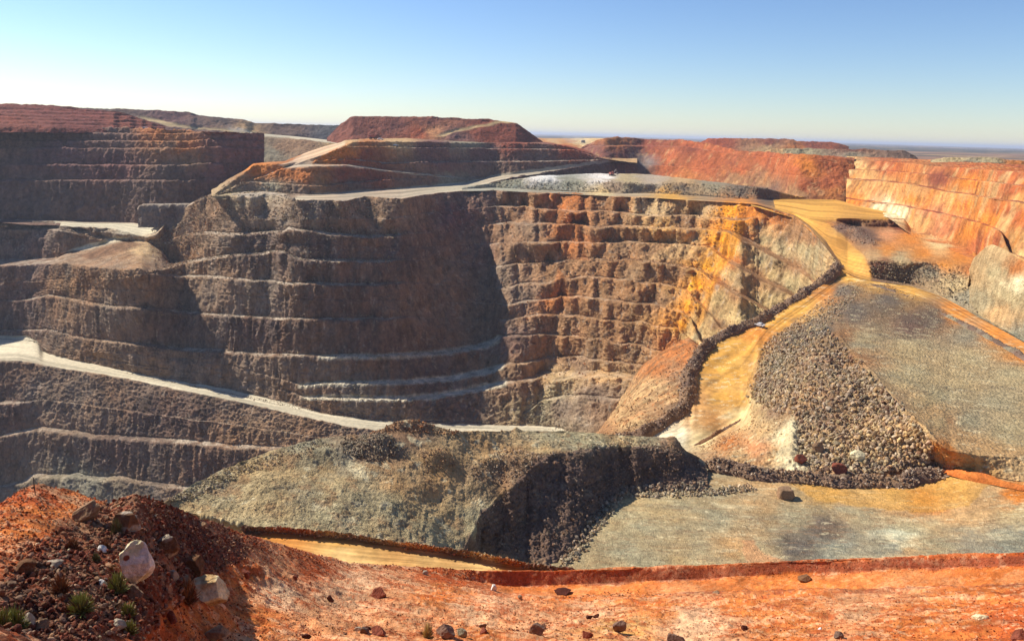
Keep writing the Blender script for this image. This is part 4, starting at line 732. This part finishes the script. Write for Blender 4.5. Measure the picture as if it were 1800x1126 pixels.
rubble('rubble', [
    ('mound', [(985, 985), (1000, 960), (1035, 915), (1075, 872), (1100, 856), (1240, 850), (1240, 866), (1095, 872), (1040, 925), (1012, 968)], 3200, .3, 1.9, ['berm', 'rock', 'grey', 'rockb']),
    ('lower_platform', [(985, 992), (1012, 965), (1045, 920), (1085, 874), (1100, 864), (1240, 862), (1320, 850), (1330, 862), (1240, 872), (1100, 874), (1058, 922), (1022, 970), (995, 996)], 2600, .25, 1.6, ['berm', 'rock', 'grey', 'rockb']),
    ('mound', [(900, 860), (1000, 800), (1200, 800), (1235, 820), (1100, 850), (950, 980), (860, 960), (830, 940)], 2400, .25, 1.0, ['rockd', 'rock', 'dirt']),
    ('mound', [(830, 925), (880, 870), (925, 830), (960, 800), (1060, 780), (1130, 780), (1200, 790), (1200, 800), (1060, 792), (965, 812), (930, 842), (890, 878), (845, 915)], 900, .25, .9, ['rock', 'berm', 'rockb']),
    ('mound', [(600, 775), (640, 765), (690, 775), (700, 800), (650, 815), (600, 800)], 1500, .25, 1.1, ['rock', 'greyd', 'grey']),
    ('mound', [(740, 795), (790, 790), (800, 820), (750, 830)], 450, .2, .8, ['rockd', 'rock', 'rockp']),
    ('mound', [(830, 820), (900, 788), (960, 800), (930, 830), (900, 850), (850, 850), (825, 840)], 1500, .2, .95, ['rockb', 'rock', 'berm']),
    ('mound', [(700, 742), (780, 748), (820, 758), (800, 765), (700, 760), (640, 765)], 900, .2, .9, ['rockb', 'rock', 'orock', 'redd']),
    ('mound', [(295, 880), (400, 823), (560, 771), (600, 790), (500, 815), (400, 850), (330, 880)], 2600, .15, .8, ['grey', 'rock', 'sage', 'berm']),
    ('mound', [(830, 755), (1200, 775), (1200, 795), (1000, 790), (900, 780), (830, 770)], 900, .15, .8, ['rock', 'sageg', 'rockb']),
    ('mound', [(300, 885), (560, 800), (900, 780), (900, 850), (810, 960), (600, 935), (380, 905)], 3000, .08, .45, ['sage', 'rock', 'tan', 'brown', 'dirt']),
    ('near_road', [(425, 915), (620, 930), (800, 960), (1012, 992), (1012, 1010), (800, 975), (620, 946), (425, 934)], 3600, .15, .6, ['rock', 'rockb', 'rockd', 'redd']),
    ('lower_platform', [(1000, 980), (1100, 870), (1240, 870), (1700, 850), (1800, 870), (1800, 980), (1000, 1000)], 900, .06, .35, ['rock', 'pale', 'dirt']),
], 'sharp broken stones spilling round the hollow dug into the grey mound', sub=0)
FR = ['fdark', 'redd', 'rockd', 'rockb', 'redd', 'dirt', 'fdark', 'rock']  # dark stone colours, partly the flank's shade put into the stones
rubble('rubble', [
    ('foreground', [(0, 1125), (0, 985), (80, 945), (140, 920), (190, 885), (235, 862), (290, 884), (400, 928), (470, 950), (430, 985), (380, 1010), (330, 1045), (250, 1125)], 12000, .03, .34, FR),
    ('foreground', [(0, 1125), (0, 985), (80, 945), (140, 920), (190, 885), (235, 862), (290, 884), (400, 928), (430, 985), (330, 1045), (250, 1125)], 1500, .03, .22, ['berm', 'rock', 'salmon', 'pale']),
    ('foreground', [(0, 880), (60, 848), (130, 860), (190, 887), (140, 920), (80, 945), (0, 985)], 2500, .03, .2, ['fred', 'fdark', 'rockb', 'fpink']),
    ('foreground', [(250, 1125), (330, 1045), (430, 985), (480, 950), (850, 1005), (850, 1050), (1800, 1045), (1800, 1125)], 18000, .02, .2, ['fred', 'fdark', 'rockb', 'redd', 'fdark']),
    ('foreground', [(560, 1125), (600, 1085), (700, 1090), (1000, 1095), (1000, 1125)], 260, .08, .4, ['fdark', 'redd', 'rock']),
    ('foreground', [(850, 1125), (880, 1060), (1100, 1035), (1180, 1045), (1000, 1085), (980, 1110)], 1300, .05, .28, ['fdark', 'redd', 'rockb', 'dirt']),
    ('foreground', [(850, 1000), (1800, 965), (1800, 1000), (1300, 1016), (900, 1034), (850, 1025)], 2600, .03, .2, ['fred', 'redd', 'fdark', 'orock']),
    ('foreground', [(400, 930), (560, 975), (850, 1003), (850, 1020), (560, 992), (400, 950)], 2200, .05, .3, ['fred', 'redd', 'fdark', 'orock']),
], 'small red and brown stones scattered over the red foreground bank', sub=1)

# ------------------------------------------------------------------ boulders one can tell apart
def boulder(u, v, wp, hp, col, label, pn='foreground', depthf=.8, cuts=10, group=None, box=False, lean=0, col2=None, name='boulder', spot=False):
    """stone whose outline is about wp x hp photo pixels, standing at the surface point below its centre"""
    base = at(pn, u, v+hp*.45)
    dist = float(np.linalg.norm(base)); m = dist/FPX*1.0
    rng = np.random.default_rng(int(u*7+v*13))
    vs, f = ico(5 if spot else 4 if wp > 26 else 3)
    if box:
        n = np.array([(1, 0, .1), (-1, 0, 0), (0, 1, 0), (0, -1, .15), (0, 0, 1), (.7, .1, .8), (0, 0, -1)], float); d = np.array([.8, .8, .8, .75, .6, .85, .6])
    else:
        n = rng.normal(size=(cuts, 3)); d = rng.uniform(.38, .85, cuts)
    n /= np.linalg.norm(n, axis=1, keepdims=True)
    dots = np.maximum(vs@n.T, 1e-3); rr = np.minimum(1.0, (d/dots).min(1))
    V = vs*rr[:, None]
    o3 = V*2.2+rng.uniform(-50, 50, 3)
    V = V*(1+.10*fbm(o3[:, 0], o3[:, 1], o3[:, 2], 4, int(u)))[:, None]
    a = rng.uniform(0, 6.28)*(0 if box else 1); ca, sa = math.cos(a), math.sin(a)
    V = V@np.array([[ca, sa, 0], [-sa, ca, 0], [0, 0, 1]])
    ex = V.max(0)-V.min(0); V = (V-(V.max(0)+V.min(0))/2)/ex
    W = wp*m; H = hp*m*1.12
    V = V*np.array([W, W*depthf, H]); V[:, 0] += lean*V[:, 2]
    V[:, 2] += H*.36
    c = np.tile(PAL[col], (len(V), 1))
    q = V/max(W, .3)*3
    c = c*(1+.22*fbm(q[:, 0], q[:, 1], q[:, 2], 4, 5))[:, None]
    if col2:
        k = sm((fbm(q[:, 0]*.6+9, q[:, 1]*.6, q[:, 2]*.6, 3, 8)+.1)*2.5)[:, None]; c = c*(1-k)+PAL[col2]*k
    if spot:   # round rust stain on the side seen from the lookout
        S = np.array([-.12*W, -.5*W*depthf, H*.36+.22*H]); dd = np.hypot(V[:, 0]-S[0], V[:, 2]-S[2])
        k = (sm((.095*W-dd)/(.03*W))*(V[:, 1] < 0))[:, None]; c = c*(1-k)+PAL['redd']*k
    return mesh_obj(name, V, f, M_BOULD, np.clip(c, .01, .9), smooth=False, label=label, cat='boulder', loc=tuple(base), group=group)
BL = [
 (240, 990, 52, 72, 'white', 'tall white boulder stained with a round red spot on the dark rubble', dict(depthf=.8, col2='pale', spot=True)),
 (238, 1040, 32, 26, 'rockb', 'brown block directly below the tall white boulder', {}),
 (153, 903, 36, 34, 'rockb', 'grey pointed slab sticking up near the crest of the red bank', dict(lean=.4)),
 (227, 916, 40, 30, 'dirt', 'brown and white streaked boulder right of the pointed slab', dict(col2='berm')),
 (292, 962, 38, 38, 'dirt', 'jagged dark boulder with a pale top, up right of the white boulder', dict(col2='berm')),
 (370, 1042, 54, 46, 'pale', 'big cream boulder with a brown underside at the edge of the rubble', dict(col2='tan')),
 (299, 1014, 18, 18, 'berm', 'squarish grey stone just right of the tall white boulder', {}),
 (325, 1021, 24, 16, 'grey', 'low grey stone above the rust coloured bush', {}),
 (45, 1012, 30, 26, 'dirt', 'large dark grey block in shade near the left edge', {}),
 (94, 997, 22, 9, 'berm', 'flat pale slab lying above the dark rubble at the left', {}),
 (207, 1096, 26, 15, 'berm', 'pale rounded stone between two small green bushes', {}),
 (385, 1106, 38, 24, 'rockb', 'grey layered stone low down on the orange soil', dict(col2='tan')),
 (57, 1077, 18, 22, 'berm', 'upright pale edged stone beside the green bush at the left', {}),
 (80, 1085, 25, 16, 'rockb', 'brownish low stone right of the upright pale edged one', {}),
 (343, 996, 30, 36, 'dirt', 'dark brown lump at the right end of the rubble', {}),
 (178, 974, 15, 12, 'white', 'small white stone left of the rusty tuft in the rubble', {}),
 (304, 1084, 16, 20, 'redd', 'small red stone in the lower rubble, below the cream boulder', {}),
 (178, 1026, 14, 12, 'white', 'small white stone left of the green bush under the white boulder', {}),
 (357, 919, 17, 9, 'rockb', 'flat brown stone on the upper slope of the rubble', {}),
 (668, 1036, 26, 22, 'redd', 'rounded red boulder alone in the middle of the salmon slope', dict(depthf=.9)),
 (583, 1044, 13, 11, 'fdark', 'small dark stone left of the rounded red boulder', {}),
 (432, 1008, 15, 15, 'redd', 'dark red stone on the pale streak at the edge of the rubble', {}),
 (519, 1013, 8, 8, 'redd', 'tiny red lump on the white streak of the slope', {}),
 (868, 1032, 10, 11, 'white', 'small white stone below the gap in the red bank', {}),
 (747, 1007, 10, 7, 'berm', 'pale pebble like stone near the end of the yellow road', {}),
 (540, 1117, 16, 13, 'fdark', 'dark red pointed stone at the bottom edge, left of the straw tuft', {}),
 (639, 1117, 15, 14, 'rockd', 'dark grey stone in the cluster at the bottom edge', {}),
 (646, 1101, 15, 9, 'fdark', 'dark red low stone topping the cluster at the bottom edge', {}),
 (628, 1109, 11, 8, 'berm', 'pale grey stone at the left of the cluster at the bottom edge', {}),
 (664, 1121, 26, 12, 'redd', 'broad red stone at the right of the cluster at the bottom edge', {}),
 (782, 1118, 32, 24, 'rockp', 'large brown stone next to the straw coloured tuft', {}),
 (812, 1120, 17, 16, 'grey', 'grey stone right of the large brown stone by the straw tuft', {}),
 (848, 1102, 14, 13, 'rockp', 'small purplish brown stone above the red one near the bottom edge', {}),
 (850, 1122, 14, 10, 'redd', 'small red stone cut by the bottom edge, right of the grey one', {}),
 (1088, 1105, 23, 22, 'rockp', 'smooth rounded brown boulder with a cleft on the orange slope', {}),
 (1184, 1118, 30, 24, 'rockp', 'pointed brown boulder at the bottom edge beside the pale pink patch', dict(lean=.2)),
 (1033, 1120, 18, 16, 'redd', 'pointed red stone at the bottom edge left of the rounded brown boulder', {}),
 (1036, 1083, 12, 9, 'fdark', 'lower stone of the dark pair on the orange slope', {}),
 (1047, 1077, 11, 9, 'fdark', 'upper stone of the dark pair on the orange slope', {}),
 (990, 1038, 30, 7, 'fdark', 'long flat dark stone just below the red bank track', {}),
 (914, 1047, 8, 7, 'rock', 'small grey stone left of the long flat dark stone', {}),
 (954, 1101, 11, 11, 'rockp', 'small purplish stone above the ragged brown slabs', {}),
 (942, 1118, 24, 20, 'rockp', 'ragged brown slabs poking out at the bottom edge', dict(lean=.4)),
 (912, 1110, 12, 9, 'fdark', 'small dark stone left of the ragged brown slabs', {}),
 (1309, 1108, 11, 9, 'fdark', 'dark stone right of the pale pink patch', {}),
 (1258, 1045, 13, 7, 'rockb', 'low brown stone at the edge of the track on the red bank', {}),
 (1414, 1013, 22, 10, 'dirt', 'low brown heap on the track below the red berm', {}),
 (1720, 1081, 21, 11, 'pale', 'pale flat stone on the far right of the orange slope', {}),
 (1472, 1111, 16, 10, 'rockd', 'dark grey flat stone low on the orange slope', {}),
 (1440, 1101, 8, 6, 'white', 'tiny white stone left above the dark grey flat stone', {}),
 (1792, 1117, 22, 18, 'redd', 'red boulder in the bottom right corner', {}),
 (1381, 866, 26, 17, 'rockb', 'squared grey boulder alone on the flat grey platform', dict(pn='lower_platform', box=True)),
 (1406, 811, 20, 15, 'redd', 'dark red boulder at the foot of the white stained slope', dict(pn='plateau')),
 (1437, 789, 21, 18, 'rockb', 'large brown boulder low in the blasted rock heap', dict(pn='plateau')),
 (1506, 802, 23, 17, 'pale', 'large pale boulder near the bottom of the blasted rock heap', dict(pn='plateau')),
 (1471, 826, 26, 15, 'redd', 'reddish boulder at the foot of the rock heap behind the dark berm', dict(pn='plateau')),
]
for (u, v, a, b, c, lab, kw) in BL:
    boulder(u, v, a, b, c, lab, **kw)

# ------------------------------------------------------------------ shrubs
def mat_leaf(name, c1, c2):
    m = bpy.data.materials.new(name); m.use_nodes = True; nt = m.node_tree; b = nt.nodes['Principled BSDF']; b.inputs['Roughness'].default_value = .8
    tc = nt.nodes.new('ShaderNodeTexCoord'); n = nt.nodes.new('ShaderNodeTexNoise'); n.inputs['Scale'].default_value = 6
    r = nt.nodes.new('ShaderNodeValToRGB'); r.color_ramp.elements[0].position = .35; r.color_ramp.elements[1].position = .65
    r.color_ramp.elements[0].color = (*c1, 1); r.color_ramp.elements[1].color = (*c2, 1)
    nt.links.new(tc.outputs['Object'], n.inputs['Vector']); nt.links.new(n.outputs['Fac'], r.inputs['Fac']); nt.links.new(r.outputs['Color'], b.inputs['Base Color'])
    return m
ML = {'green': mat_leaf('green_leaves', (.16, .17, .03), (.34, .32, .07)), 'rust': mat_leaf('rusty_leaves', (.16, .05, .015), (.30, .12, .03)), 'straw': mat_leaf('straw_leaves', (.42, .30, .10), (.55, .42, .16)), 'olive': mat_leaf('olive_leaves', (.11, .10, .03), (.20, .16, .05))}
M_TWIG = mat_leaf('twig_bark', (.10, .06, .04), (.16, .10, .06))
def shrub(u, v, wp, hp, kind, label):
    base = at('foreground', u, v+hp*.4); m = float(np.linalg.norm(base))/FPX
    W, H = wp*m*1.1, hp*m*1.45; rng = np.random.default_rng(int(u+v*3))
    n = 420; th = rng.uniform(0, 6.283, n); el = np.arccos(rng.uniform(.05, 1, n)); ln = rng.uniform(.55, 1.0, n)
    d = np.stack([np.sin(el)*np.cos(th), np.sin(el)*np.sin(th), np.cos(el)], 1)
    p0 = d*np.array([W*.5, W*.5, H])*(ln*rng.uniform(.15, .7, n))[:, None]; p1 = d*np.array([W*.52, W*.52, H])*ln[:, None]
    p1 += rng.normal(size=(n, 3))*W*.05
    s = np.cross(d, rng.normal(size=(n, 3))); s /= np.linalg.norm(s, axis=1, keepdims=True)+1e-6; s *= (W*.022+.004)
    V = np.stack([p0-s, p0+s, p1+s*.4, p1-s*.4], 1).reshape(-1, 3)
    F = np.arange(4*n).reshape(n, 4)
    e = bpy.data.objects.new('shrub', None); COL.objects.link(e); e.location = tuple(base-np.array([0, 0, .02])); e['label'] = label; e['category'] = 'shrub'
    mesh_obj('foliage', V, F, ML[kind], smooth=False, parent=e)
    k = 9; th = rng.uniform(0, 6.283, k); V = []; F = []
    for i in range(k):
        dd = np.array([math.cos(th[i])*.35*W, math.sin(th[i])*.35*W, .75*H]); r = .012+W*.008
        a = np.array([r, 0, 0]); b = np.array([-r/2, r*.86, 0]); c = np.array([-r/2, -r*.86, 0])
        V += [a, b, c, dd+a*.4, dd+b*.4, dd+c*.4]; o = 6*i
        F += [(o, o+1, o+4, o+3), (o+1, o+2, o+5, o+4), (o+2, o, o+3, o+5)]
    mesh_obj('stem', np.array(V), np.array(F), M_TWIG, smooth=False, parent=e)
for q in [(207, 1031, 30, 27, 'green', 'rounded green shrub just below the tall white boulder'), (104, 1042, 30, 24, 'rust', 'rusty brown shrub in the shaded rubble at the left'),
          (142, 1068, 38, 26, 'green', 'widest green shrub in the middle of the lower rubble'), (8, 1086, 26, 26, 'green', 'green shrub cut off by the left edge of the photo'),
          (34, 1084, 32, 30, 'green', 'green shrub beside the upright pale edged stone'), (225, 1076, 25, 21, 'green', 'small green shrub above the pale rounded stone'),
          (229, 1106, 24, 18, 'green', 'lowest small green shrub, right of the pale rounded stone'), (334, 1045, 32, 36, 'rust', 'rust orange shrub beside the big cream boulder'),
          (129, 961, 21, 18, 'rust', 'rusty tuft below the pointed grey slab'), (185, 964, 20, 16, 'rust', 'rusty tuft above the small white stone in the rubble'),
          (205, 932, 19, 20, 'olive', 'olive tuft below the brown and white streaked boulder'), (166, 991, 14, 12, 'olive', 'small olive tuft left of the tall white boulder'),
          (752, 1117, 20, 22, 'straw', 'straw yellow grass tuft at the bottom edge next to a brown stone')]:
    shrub(*q)

# ================================================================== MACHINES, SHEDS, DUST, HAZE
def simple_mat(name, c1, c2, rough=.6, metal=0.0, sc=3.0):
    m = mat_leaf(name, c1, c2); b = m.node_tree.nodes['Principled BSDF']; b.inputs['Roughness'].default_value = rough; b.inputs['Metallic'].default_value = metal
    for n in m.node_tree.nodes:
        if n.type == 'TEX_NOISE': n.inputs['Scale'].default_value = sc
    return m
MM = dict(white=simple_mat('white_paint', (.62, .60, .56), (.74, .72, .68)), dark=simple_mat('dark_rubber', (.02, .02, .02), (.04, .035, .03), .9), glass=simple_mat('dark_glass', (.02, .025, .03), (.04, .05, .06), .15),
          yellow=simple_mat('yellow_paint', (.45, .24, .04), (.55, .32, .07)), red=simple_mat('red_paint', (.28, .07, .04), (.38, .10, .06)), steel=simple_mat('dusty_steel', (.16, .12, .10), (.24, .18, .15), .7, .2),
          greyc=simple_mat('grey_cladding', (.12, .13, .13), (.20, .20, .20)), roof=simple_mat('pale_roof', (.5, .5, .48), (.62, .62, .6), .4, .2))
def boxes(lst):
    """(cx,cy,cz,sx,sy,sz,taper) boxes with slightly bevelled feel -> verts, quads"""
    V, F = [], []
    for (cx, cy, cz, sx, sy, sz, tp) in lst:
        o = len(V)
        for z, t in ((-1, 1.0), (1, tp)):
            for x, y in ((-1, -1), (1, -1), (1, 1), (-1, 1)):
                V.append((cx+x*sx/2*t, cy+y*sy/2*t, cz+z*sz/2))
        F += [(o, o+3, o+2, o+1), (o+4, o+5, o+6, o+7), (o, o+1, o+5, o+4), (o+1, o+2, o+6, o+5), (o+2, o+3, o+7, o+6), (o+3, o, o+4, o+7)]
    return np.array(V, float), np.array(F)
def wheelm(r, w, n=18):
    V, F = [], []
    for s in (-1, 1):
        for k, rr in ((0, r), (1, r*.55)):
            for i in range(n):
                a = 6.2832*i/n; V.append((rr*math.cos(a), s*w/2*(1 if k == 0 else .8), rr*math.sin(a)))
    V = np.array(V)
    for i in range(n):
        j = (i+1) % n
        F += [(i, j, 2*n+j, 2*n+i), (i, n+i, n+j, j), (2*n+i, 2*n+j, 3*n+j, 3*n+i)]
        F += [(n+i, 3*n+i, 3*n+j, n+j)]
    return V, np.array(F)
def thing(name, label, cat, loc, rz=0, group=None):
    o = bpy.data.objects.new(name, None); COL.objects.link(o); o.location = tuple(loc); o.rotation_euler = (0, 0, rz); o['label'] = label; o['category'] = cat
    if group: o['group'] = group
    return o
def part(name, vf, mat, par, loc=None):
    return mesh_obj(name, vf[0], vf[1], mat, smooth=False, parent=par, loc=loc)
def prism(pts, y0, y1):
    n = len(pts); V = [(x, y0, z) for x, z in pts]+[(x, y1, z) for x, z in pts]
    F = [(i, (i+1) % n, n+(i+1) % n, n+i) for i in range(n)]
    # caps as quads fan
    for s in (0, n):
        for i in range(1, n-1, 2):
            F.append((s, s+i, s+i+1, s+min(i+2, n-1)))
    return np.array(V, float), np.array(F)

def haul_truck(loc, rz, label, paint='yellow', s=1.0):
    t = thing('haul_truck', label, 'haul truck', loc, rz); t.scale = (s, s, s)
    part('chassis', boxes([(0, 0, 2.1, 9, 3.2, 1.0, 1), (4.3, 0, 2.6, 1.6, 6.0, 1.6, .95)]), MM['steel'], t)
    part('dump_body', prism([(-6.2, 4.6), (-4.5, 3.1), (1.2, 3.0), (2.6, 6.0), (5.6, 6.2), (5.6, 6.6), (2.2, 6.7), (-6.4, 5.9)], -3.6, 3.6), MM[paint], t)
    cb = part('cab', boxes([(4.0, 1.5, 4.9, 2.0, 2.2, 1.8, .92)]), MM[paint], t); part('window', boxes([(4.98, 1.5, 5.1, .08, 1.9, .9, 1)]), MM['glass'], cb)
    part('grille', boxes([(5.2, 0, 3.2, .4, 3.6, 1.6, 1)]), MM['steel'], t)
    for x, y in ((3.2, 3.0), (3.2, -3.0), (-3.2, 2.6), (-3.2, -2.6)):
        part('wheel', wheelm(1.75, 1.3 if x > 0 else 2.2), MM['dark'], t, (x, y, 1.75))
    return t
def pickup(loc, rz, label, s=1.0):
    t = thing('utility_vehicle', label, 'vehicle', loc, rz); t.scale = (s, s, s)
    part('body', prism([(-2.6, .55), (2.5, .55), (2.55, 1.1), (1.2, 1.2), (.6, 1.85), (-1.0, 1.9), (-1.15, 1.15), (-2.6, 1.15)], -.95, .95), MM['white'], t)
    part('window', boxes([(-.15, 0, 1.5, 1.3, 1.93, .42, .9)]), MM['glass'], t)
    for x, y in ((1.6, .9), (1.6, -.9), (-1.6, .9), (-1.6, -.9)): part('wheel', wheelm(.42, .3), MM['dark'], t, (x, y, .42))
    return t
def shovel(loc, rz, label, paint='red', s=1.0):
    t = thing('excavator', label, 'excavator', loc, rz); t.scale = (s, s, s)
    for y in (-2.2, 2.2): part('track', prism([(-3.6, .3), (-3.0, 0), (3.0, 0), (3.6, .4), (3.6, 1.1), (3.0, 1.5), (-3.0, 1.5), (-3.6, 1.1)], y-.6, y+.6), MM['dark'], t)
    part('house', boxes([(-1.2, 0, 3.2, 5.6, 4.6, 2.6, .95)]), MM[paint], t)
    cb = part('cab', boxes([(1.6, 1.5, 4.6, 1.7, 1.5, 2.0, .95)]), MM[paint], t); part('window', boxes([(2.4, 1.5, 4.9, .1, 1.3, 1.0, 1)]), MM['glass'], cb)
    part('boom', prism([(.8, 3.0), (1.6, 2.6), (6.2, 7.6), (6.0, 8.4), (5.2, 8.2)], -.4, .4), MM['steel'], t)
    part('stick', prism([(5.6, 8.2), (6.3, 8.0), (8.2, 3.4), (7.6, 3.2)], -.3, .3), MM['steel'], t)
    part('bucket', prism([(7.2, 3.6), (8.6, 3.4), (8.8, 1.8), (7.4, 1.4), (6.6, 2.2)], -1.1, 1.1), MM['steel'], t)
    return t
def onz(pn, u, v, dz=0):
    p = at(pn, u, v); p[2] += dz; return p
pickup(onz('plateau', 1334, 574, .1), 2.3, 'pale vehicle parked at the edge of the yellow haul road beside the dark berm', 1.0)
haul_truck(onz('valley_road', 1025, 251), -1.3, 'dark haul truck seen on the skyline saddle of the far road', 'steel', .8)
shovel(onz('pad', 1076, 309), .5, 'rust red excavator working on the white grey pad', 'red', .9)
haul_truck(onz('upper_benches', 655, 245), .2, 'red haul truck below the central dump, left of the white vehicle', 'red', .9)
pickup(onz('upper_benches', 669, 246), .3, 'white vehicle standing right of the red haul truck', 1.4)
pickup(onz('upper_benches', 695, 258), .1, 'small white vehicle on the bench below the central dump', 1.2)
p = onz('upper_benches', 690, 243.4, -.5); p = p*1.0
b_ = thing('site_shed', 'long low white shed at the foot of the central dump', 'shed', p, .02)
part('wall', boxes([(0, 0, 1.4, 21, 5, 2.8, 1)]), MM['greyc'], b_); part('roof', prism([(-10.8, 2.8), (10.8, 2.8), (10.8, 3.3), (-10.8, 3.3)], -3, 3), MM['white'], b_)
part('door', boxes([(-3, -2.53, 1.1, 1.2, .08, 2.2, 1)]), MM['dark'], b_)
p = onz('far_wall', 253, 227, -1.0)
b_ = thing('site_building', 'small dark grey building on the rim at the foot of the red hill', 'building', p, .4)
part('wall', boxes([(0, 0, 3.6, 9, 7, 7.2, 1)]), MM['greyc'], b_); part('roof', prism([(-4.9, 7.2), (4.9, 7.2), (4.9, 7.5), (0, 8.3), (-4.9, 7.5)], -3.9, 3.9), MM['roof'], b_)
part('door', boxes([(-1.5, -3.53, 1.6, 3, .08, 3.2, 1)]), MM['dark'], b_)
# thin survey stake with a fallen wire on the red hummock
p = at('foreground', 61, 873)
t = thing('marker_stake', 'thin dark stake with a loose wire on top of the red hummock at the left', 'stake', p, 0)
V, F = wheelm(.02, .95, 8); V = V[:, [0, 2, 1]]; V[:, 2] += .4; part('post', (V, F), MM['dark'], t)
q = at('foreground', 100, 893)-p; n = 20; tt_ = np.linspace(0, 1, n); path = np.stack([tt_*q[0], tt_*q[1], .06+tt_*q[2]+.1*np.sin(tt_*9)*(1-tt_)], 1)
V = np.concatenate([path+np.array(o) for o in ((.008, 0, 0), (-.008, 0, 0), (0, 0, .014))]); F = []
for i in range(n-1):
    for a, b in ((0, 1), (1, 2), (2, 0)): F.append((a*n+i, b*n+i, b*n+i+1, a*n+i+1))
part('wire', (V, np.array(F)), MM['dark'], t)

def volume_mat(name, dens, col, an=.2, noise=None):
    m = bpy.data.materials.new(name); m.use_nodes = True; nt = m.node_tree; nt.nodes.remove(nt.nodes['Principled BSDF'])
    v = nt.nodes.new('ShaderNodeVolumePrincipled'); v.inputs['Density'].default_value = dens; v.inputs['Color'].default_value = (*col, 1); v.inputs['Anisotropy'].default_value = an
    nt.links.new(v.outputs['Volume'], nt.nodes['Material Output'].inputs['Volume'])
    if noise:
        tc = nt.nodes.new('ShaderNodeTexCoord'); n = nt.nodes.new('ShaderNodeTexNoise'); n.inputs['Scale'].default_value = noise; n.inputs['Detail'].default_value = 5
        ln = nt.nodes.new('ShaderNodeVectorMath'); ln.operation = 'LENGTH'; nt.links.new(tc.outputs['Object'], ln.inputs[0])
        r = nt.nodes.new('ShaderNodeMapRange'); r.inputs['From Min'].default_value = 1; r.inputs['From Max'].default_value = .3; r.inputs['To Min'].default_value = 0; r.inputs['To Max'].default_value = 1
        nt.links.new(ln.outputs['Value'], r.inputs['Value']); nt.links.new(tc.outputs['Object'], n.inputs['Vector'])
        r2 = nt.nodes.new('ShaderNodeMapRange'); r2.inputs['From Min'].default_value = .4; r2.inputs['From Max'].default_value = .7; r2.inputs['To Min'].default_value = 0; r2.inputs['To Max'].default_value = dens
        nt.links.new(n.outputs['Fac'], r2.inputs['Value'])
        mu = nt.nodes.new('ShaderNodeMath'); mu.operation = 'MULTIPLY'; nt.links.new(r.outputs[0], mu.inputs[0]); nt.links.new(r2.outputs[0], mu.inputs[1]); nt.links.new(mu.outputs[0], v.inputs['Density'])
    return m
def puff(loc, sc, dens, label, rz=0, col=(.9, .86, .8)):
    v, f = ico(3)
    o = mesh_obj('dust', v, f, volume_mat('dust_cloud', dens, col, .1, 1.8), kind='stuff', label=label, cat='dust', loc=tuple(loc)); o.scale = sc; o.rotation_euler = (0, .2, rz)
puff(onz('red_wall', 1135, 296, 6), (30, 22, 22), .035, 'grey dust drifting up from the far end of the white pad')
puff(onz('valley_road', 1008, 252, 9), (32, 25, 14), .03, 'pale dust hanging over the far haul road beside the truck')
puff(pr(418, 229, 1150), (20, 14, 7), .05, 'white dust on the rim below the dark dump')
hz = 61000
V, F = boxes([(0, 0, (-352+70)/2, 2*hz, 2*hz, 422, 1)])
mesh_obj('haze', V, F, volume_mat('haze_air', 5.5e-5, (.80, .86, 1.0), .15), kind='stuff', smooth=False, label='thin blue grey haze that fades the far walls and plain', cat='haze')

# ================================================================== LIGHT, SKY, CAMERA
SUN_EL = math.radians(41); SUN_AZ = math.atan2(-0.905, 0.425)   # azimuth from +Y towards +X
sd = np.array([math.sin(SUN_AZ)*math.cos(SUN_EL), math.cos(SUN_AZ)*math.cos(SUN_EL), math.sin(SUN_EL)])
from mathutils import Vector, Matrix
sl = bpy.data.lights.new('sun', 'SUN'); sl.energy = 5.0; sl.angle = math.radians(.53); sl.color = (1, .955, .88)
so = bpy.data.objects.new('sun', sl); COL.objects.link(so)
so.rotation_euler = Vector(sd).to_track_quat('Z', 'Y').to_euler()
so.location = tuple(sd*500)
w = bpy.data.worlds.new('World'); scene.world = w; w.use_nodes = True
nt = w.node_tree; bg = nt.nodes['Background']
sky = nt.nodes.new('ShaderNodeTexSky'); sky.sky_type = 'NISHITA'; sky.sun_disc = False
sky.sun_elevation = SUN_EL; sky.sun_rotation = SUN_AZ % (2*math.pi)
sky.air_density = 1.0; sky.dust_density = 0.08; sky.ozone_density = 1.5; sky.altitude = 300
tint = nt.nodes.new('ShaderNodeMix'); tint.data_type = 'RGBA'; tint.blend_type = 'MULTIPLY'; tint.inputs[0].default_value = 1
tint.inputs[7].default_value = (.84, .90, 1.08, 1)
gam = nt.nodes.new('ShaderNodeGamma'); gam.inputs['Gamma'].default_value = 1.25
nt.links.new(sky.outputs['Color'], gam.inputs['Color']); nt.links.new(gam.outputs['Color'], tint.inputs[6]); nt.links.new(tint.outputs[2], bg.inputs['Color']); bg.inputs['Strength'].default_value = .06
cd = bpy.data.cameras.new('camera'); cam = bpy.data.objects.new('camera', cd); COL.objects.link(cam)
cd.sensor_width = 36; cd.lens = 28.0; cd.clip_start = .5; cd.clip_end = 100000
M = Matrix(((Rv[0], Uv[0], -Fv[0], 0), (Rv[1], Uv[1], -Fv[1], 0), (Rv[2], Uv[2], -Fv[2], 0), (0, 0, 0, 1)))
cam.matrix_world = M
scene.camera = cam
scene.view_settings.view_transform = 'Standard'; scene.view_settings.look = 'None'
scene.view_settings.exposure = 0.42; scene.view_settings.gamma = 1.0
scene.cycles.max_bounces = 4; scene.cycles.diffuse_bounces = 2; scene.cycles.use_denoising = True
scene.cycles.volume_bounces = 0; scene.cycles.sample_clamp_indirect = 3
scene.cycles.volume_step_rate = 4
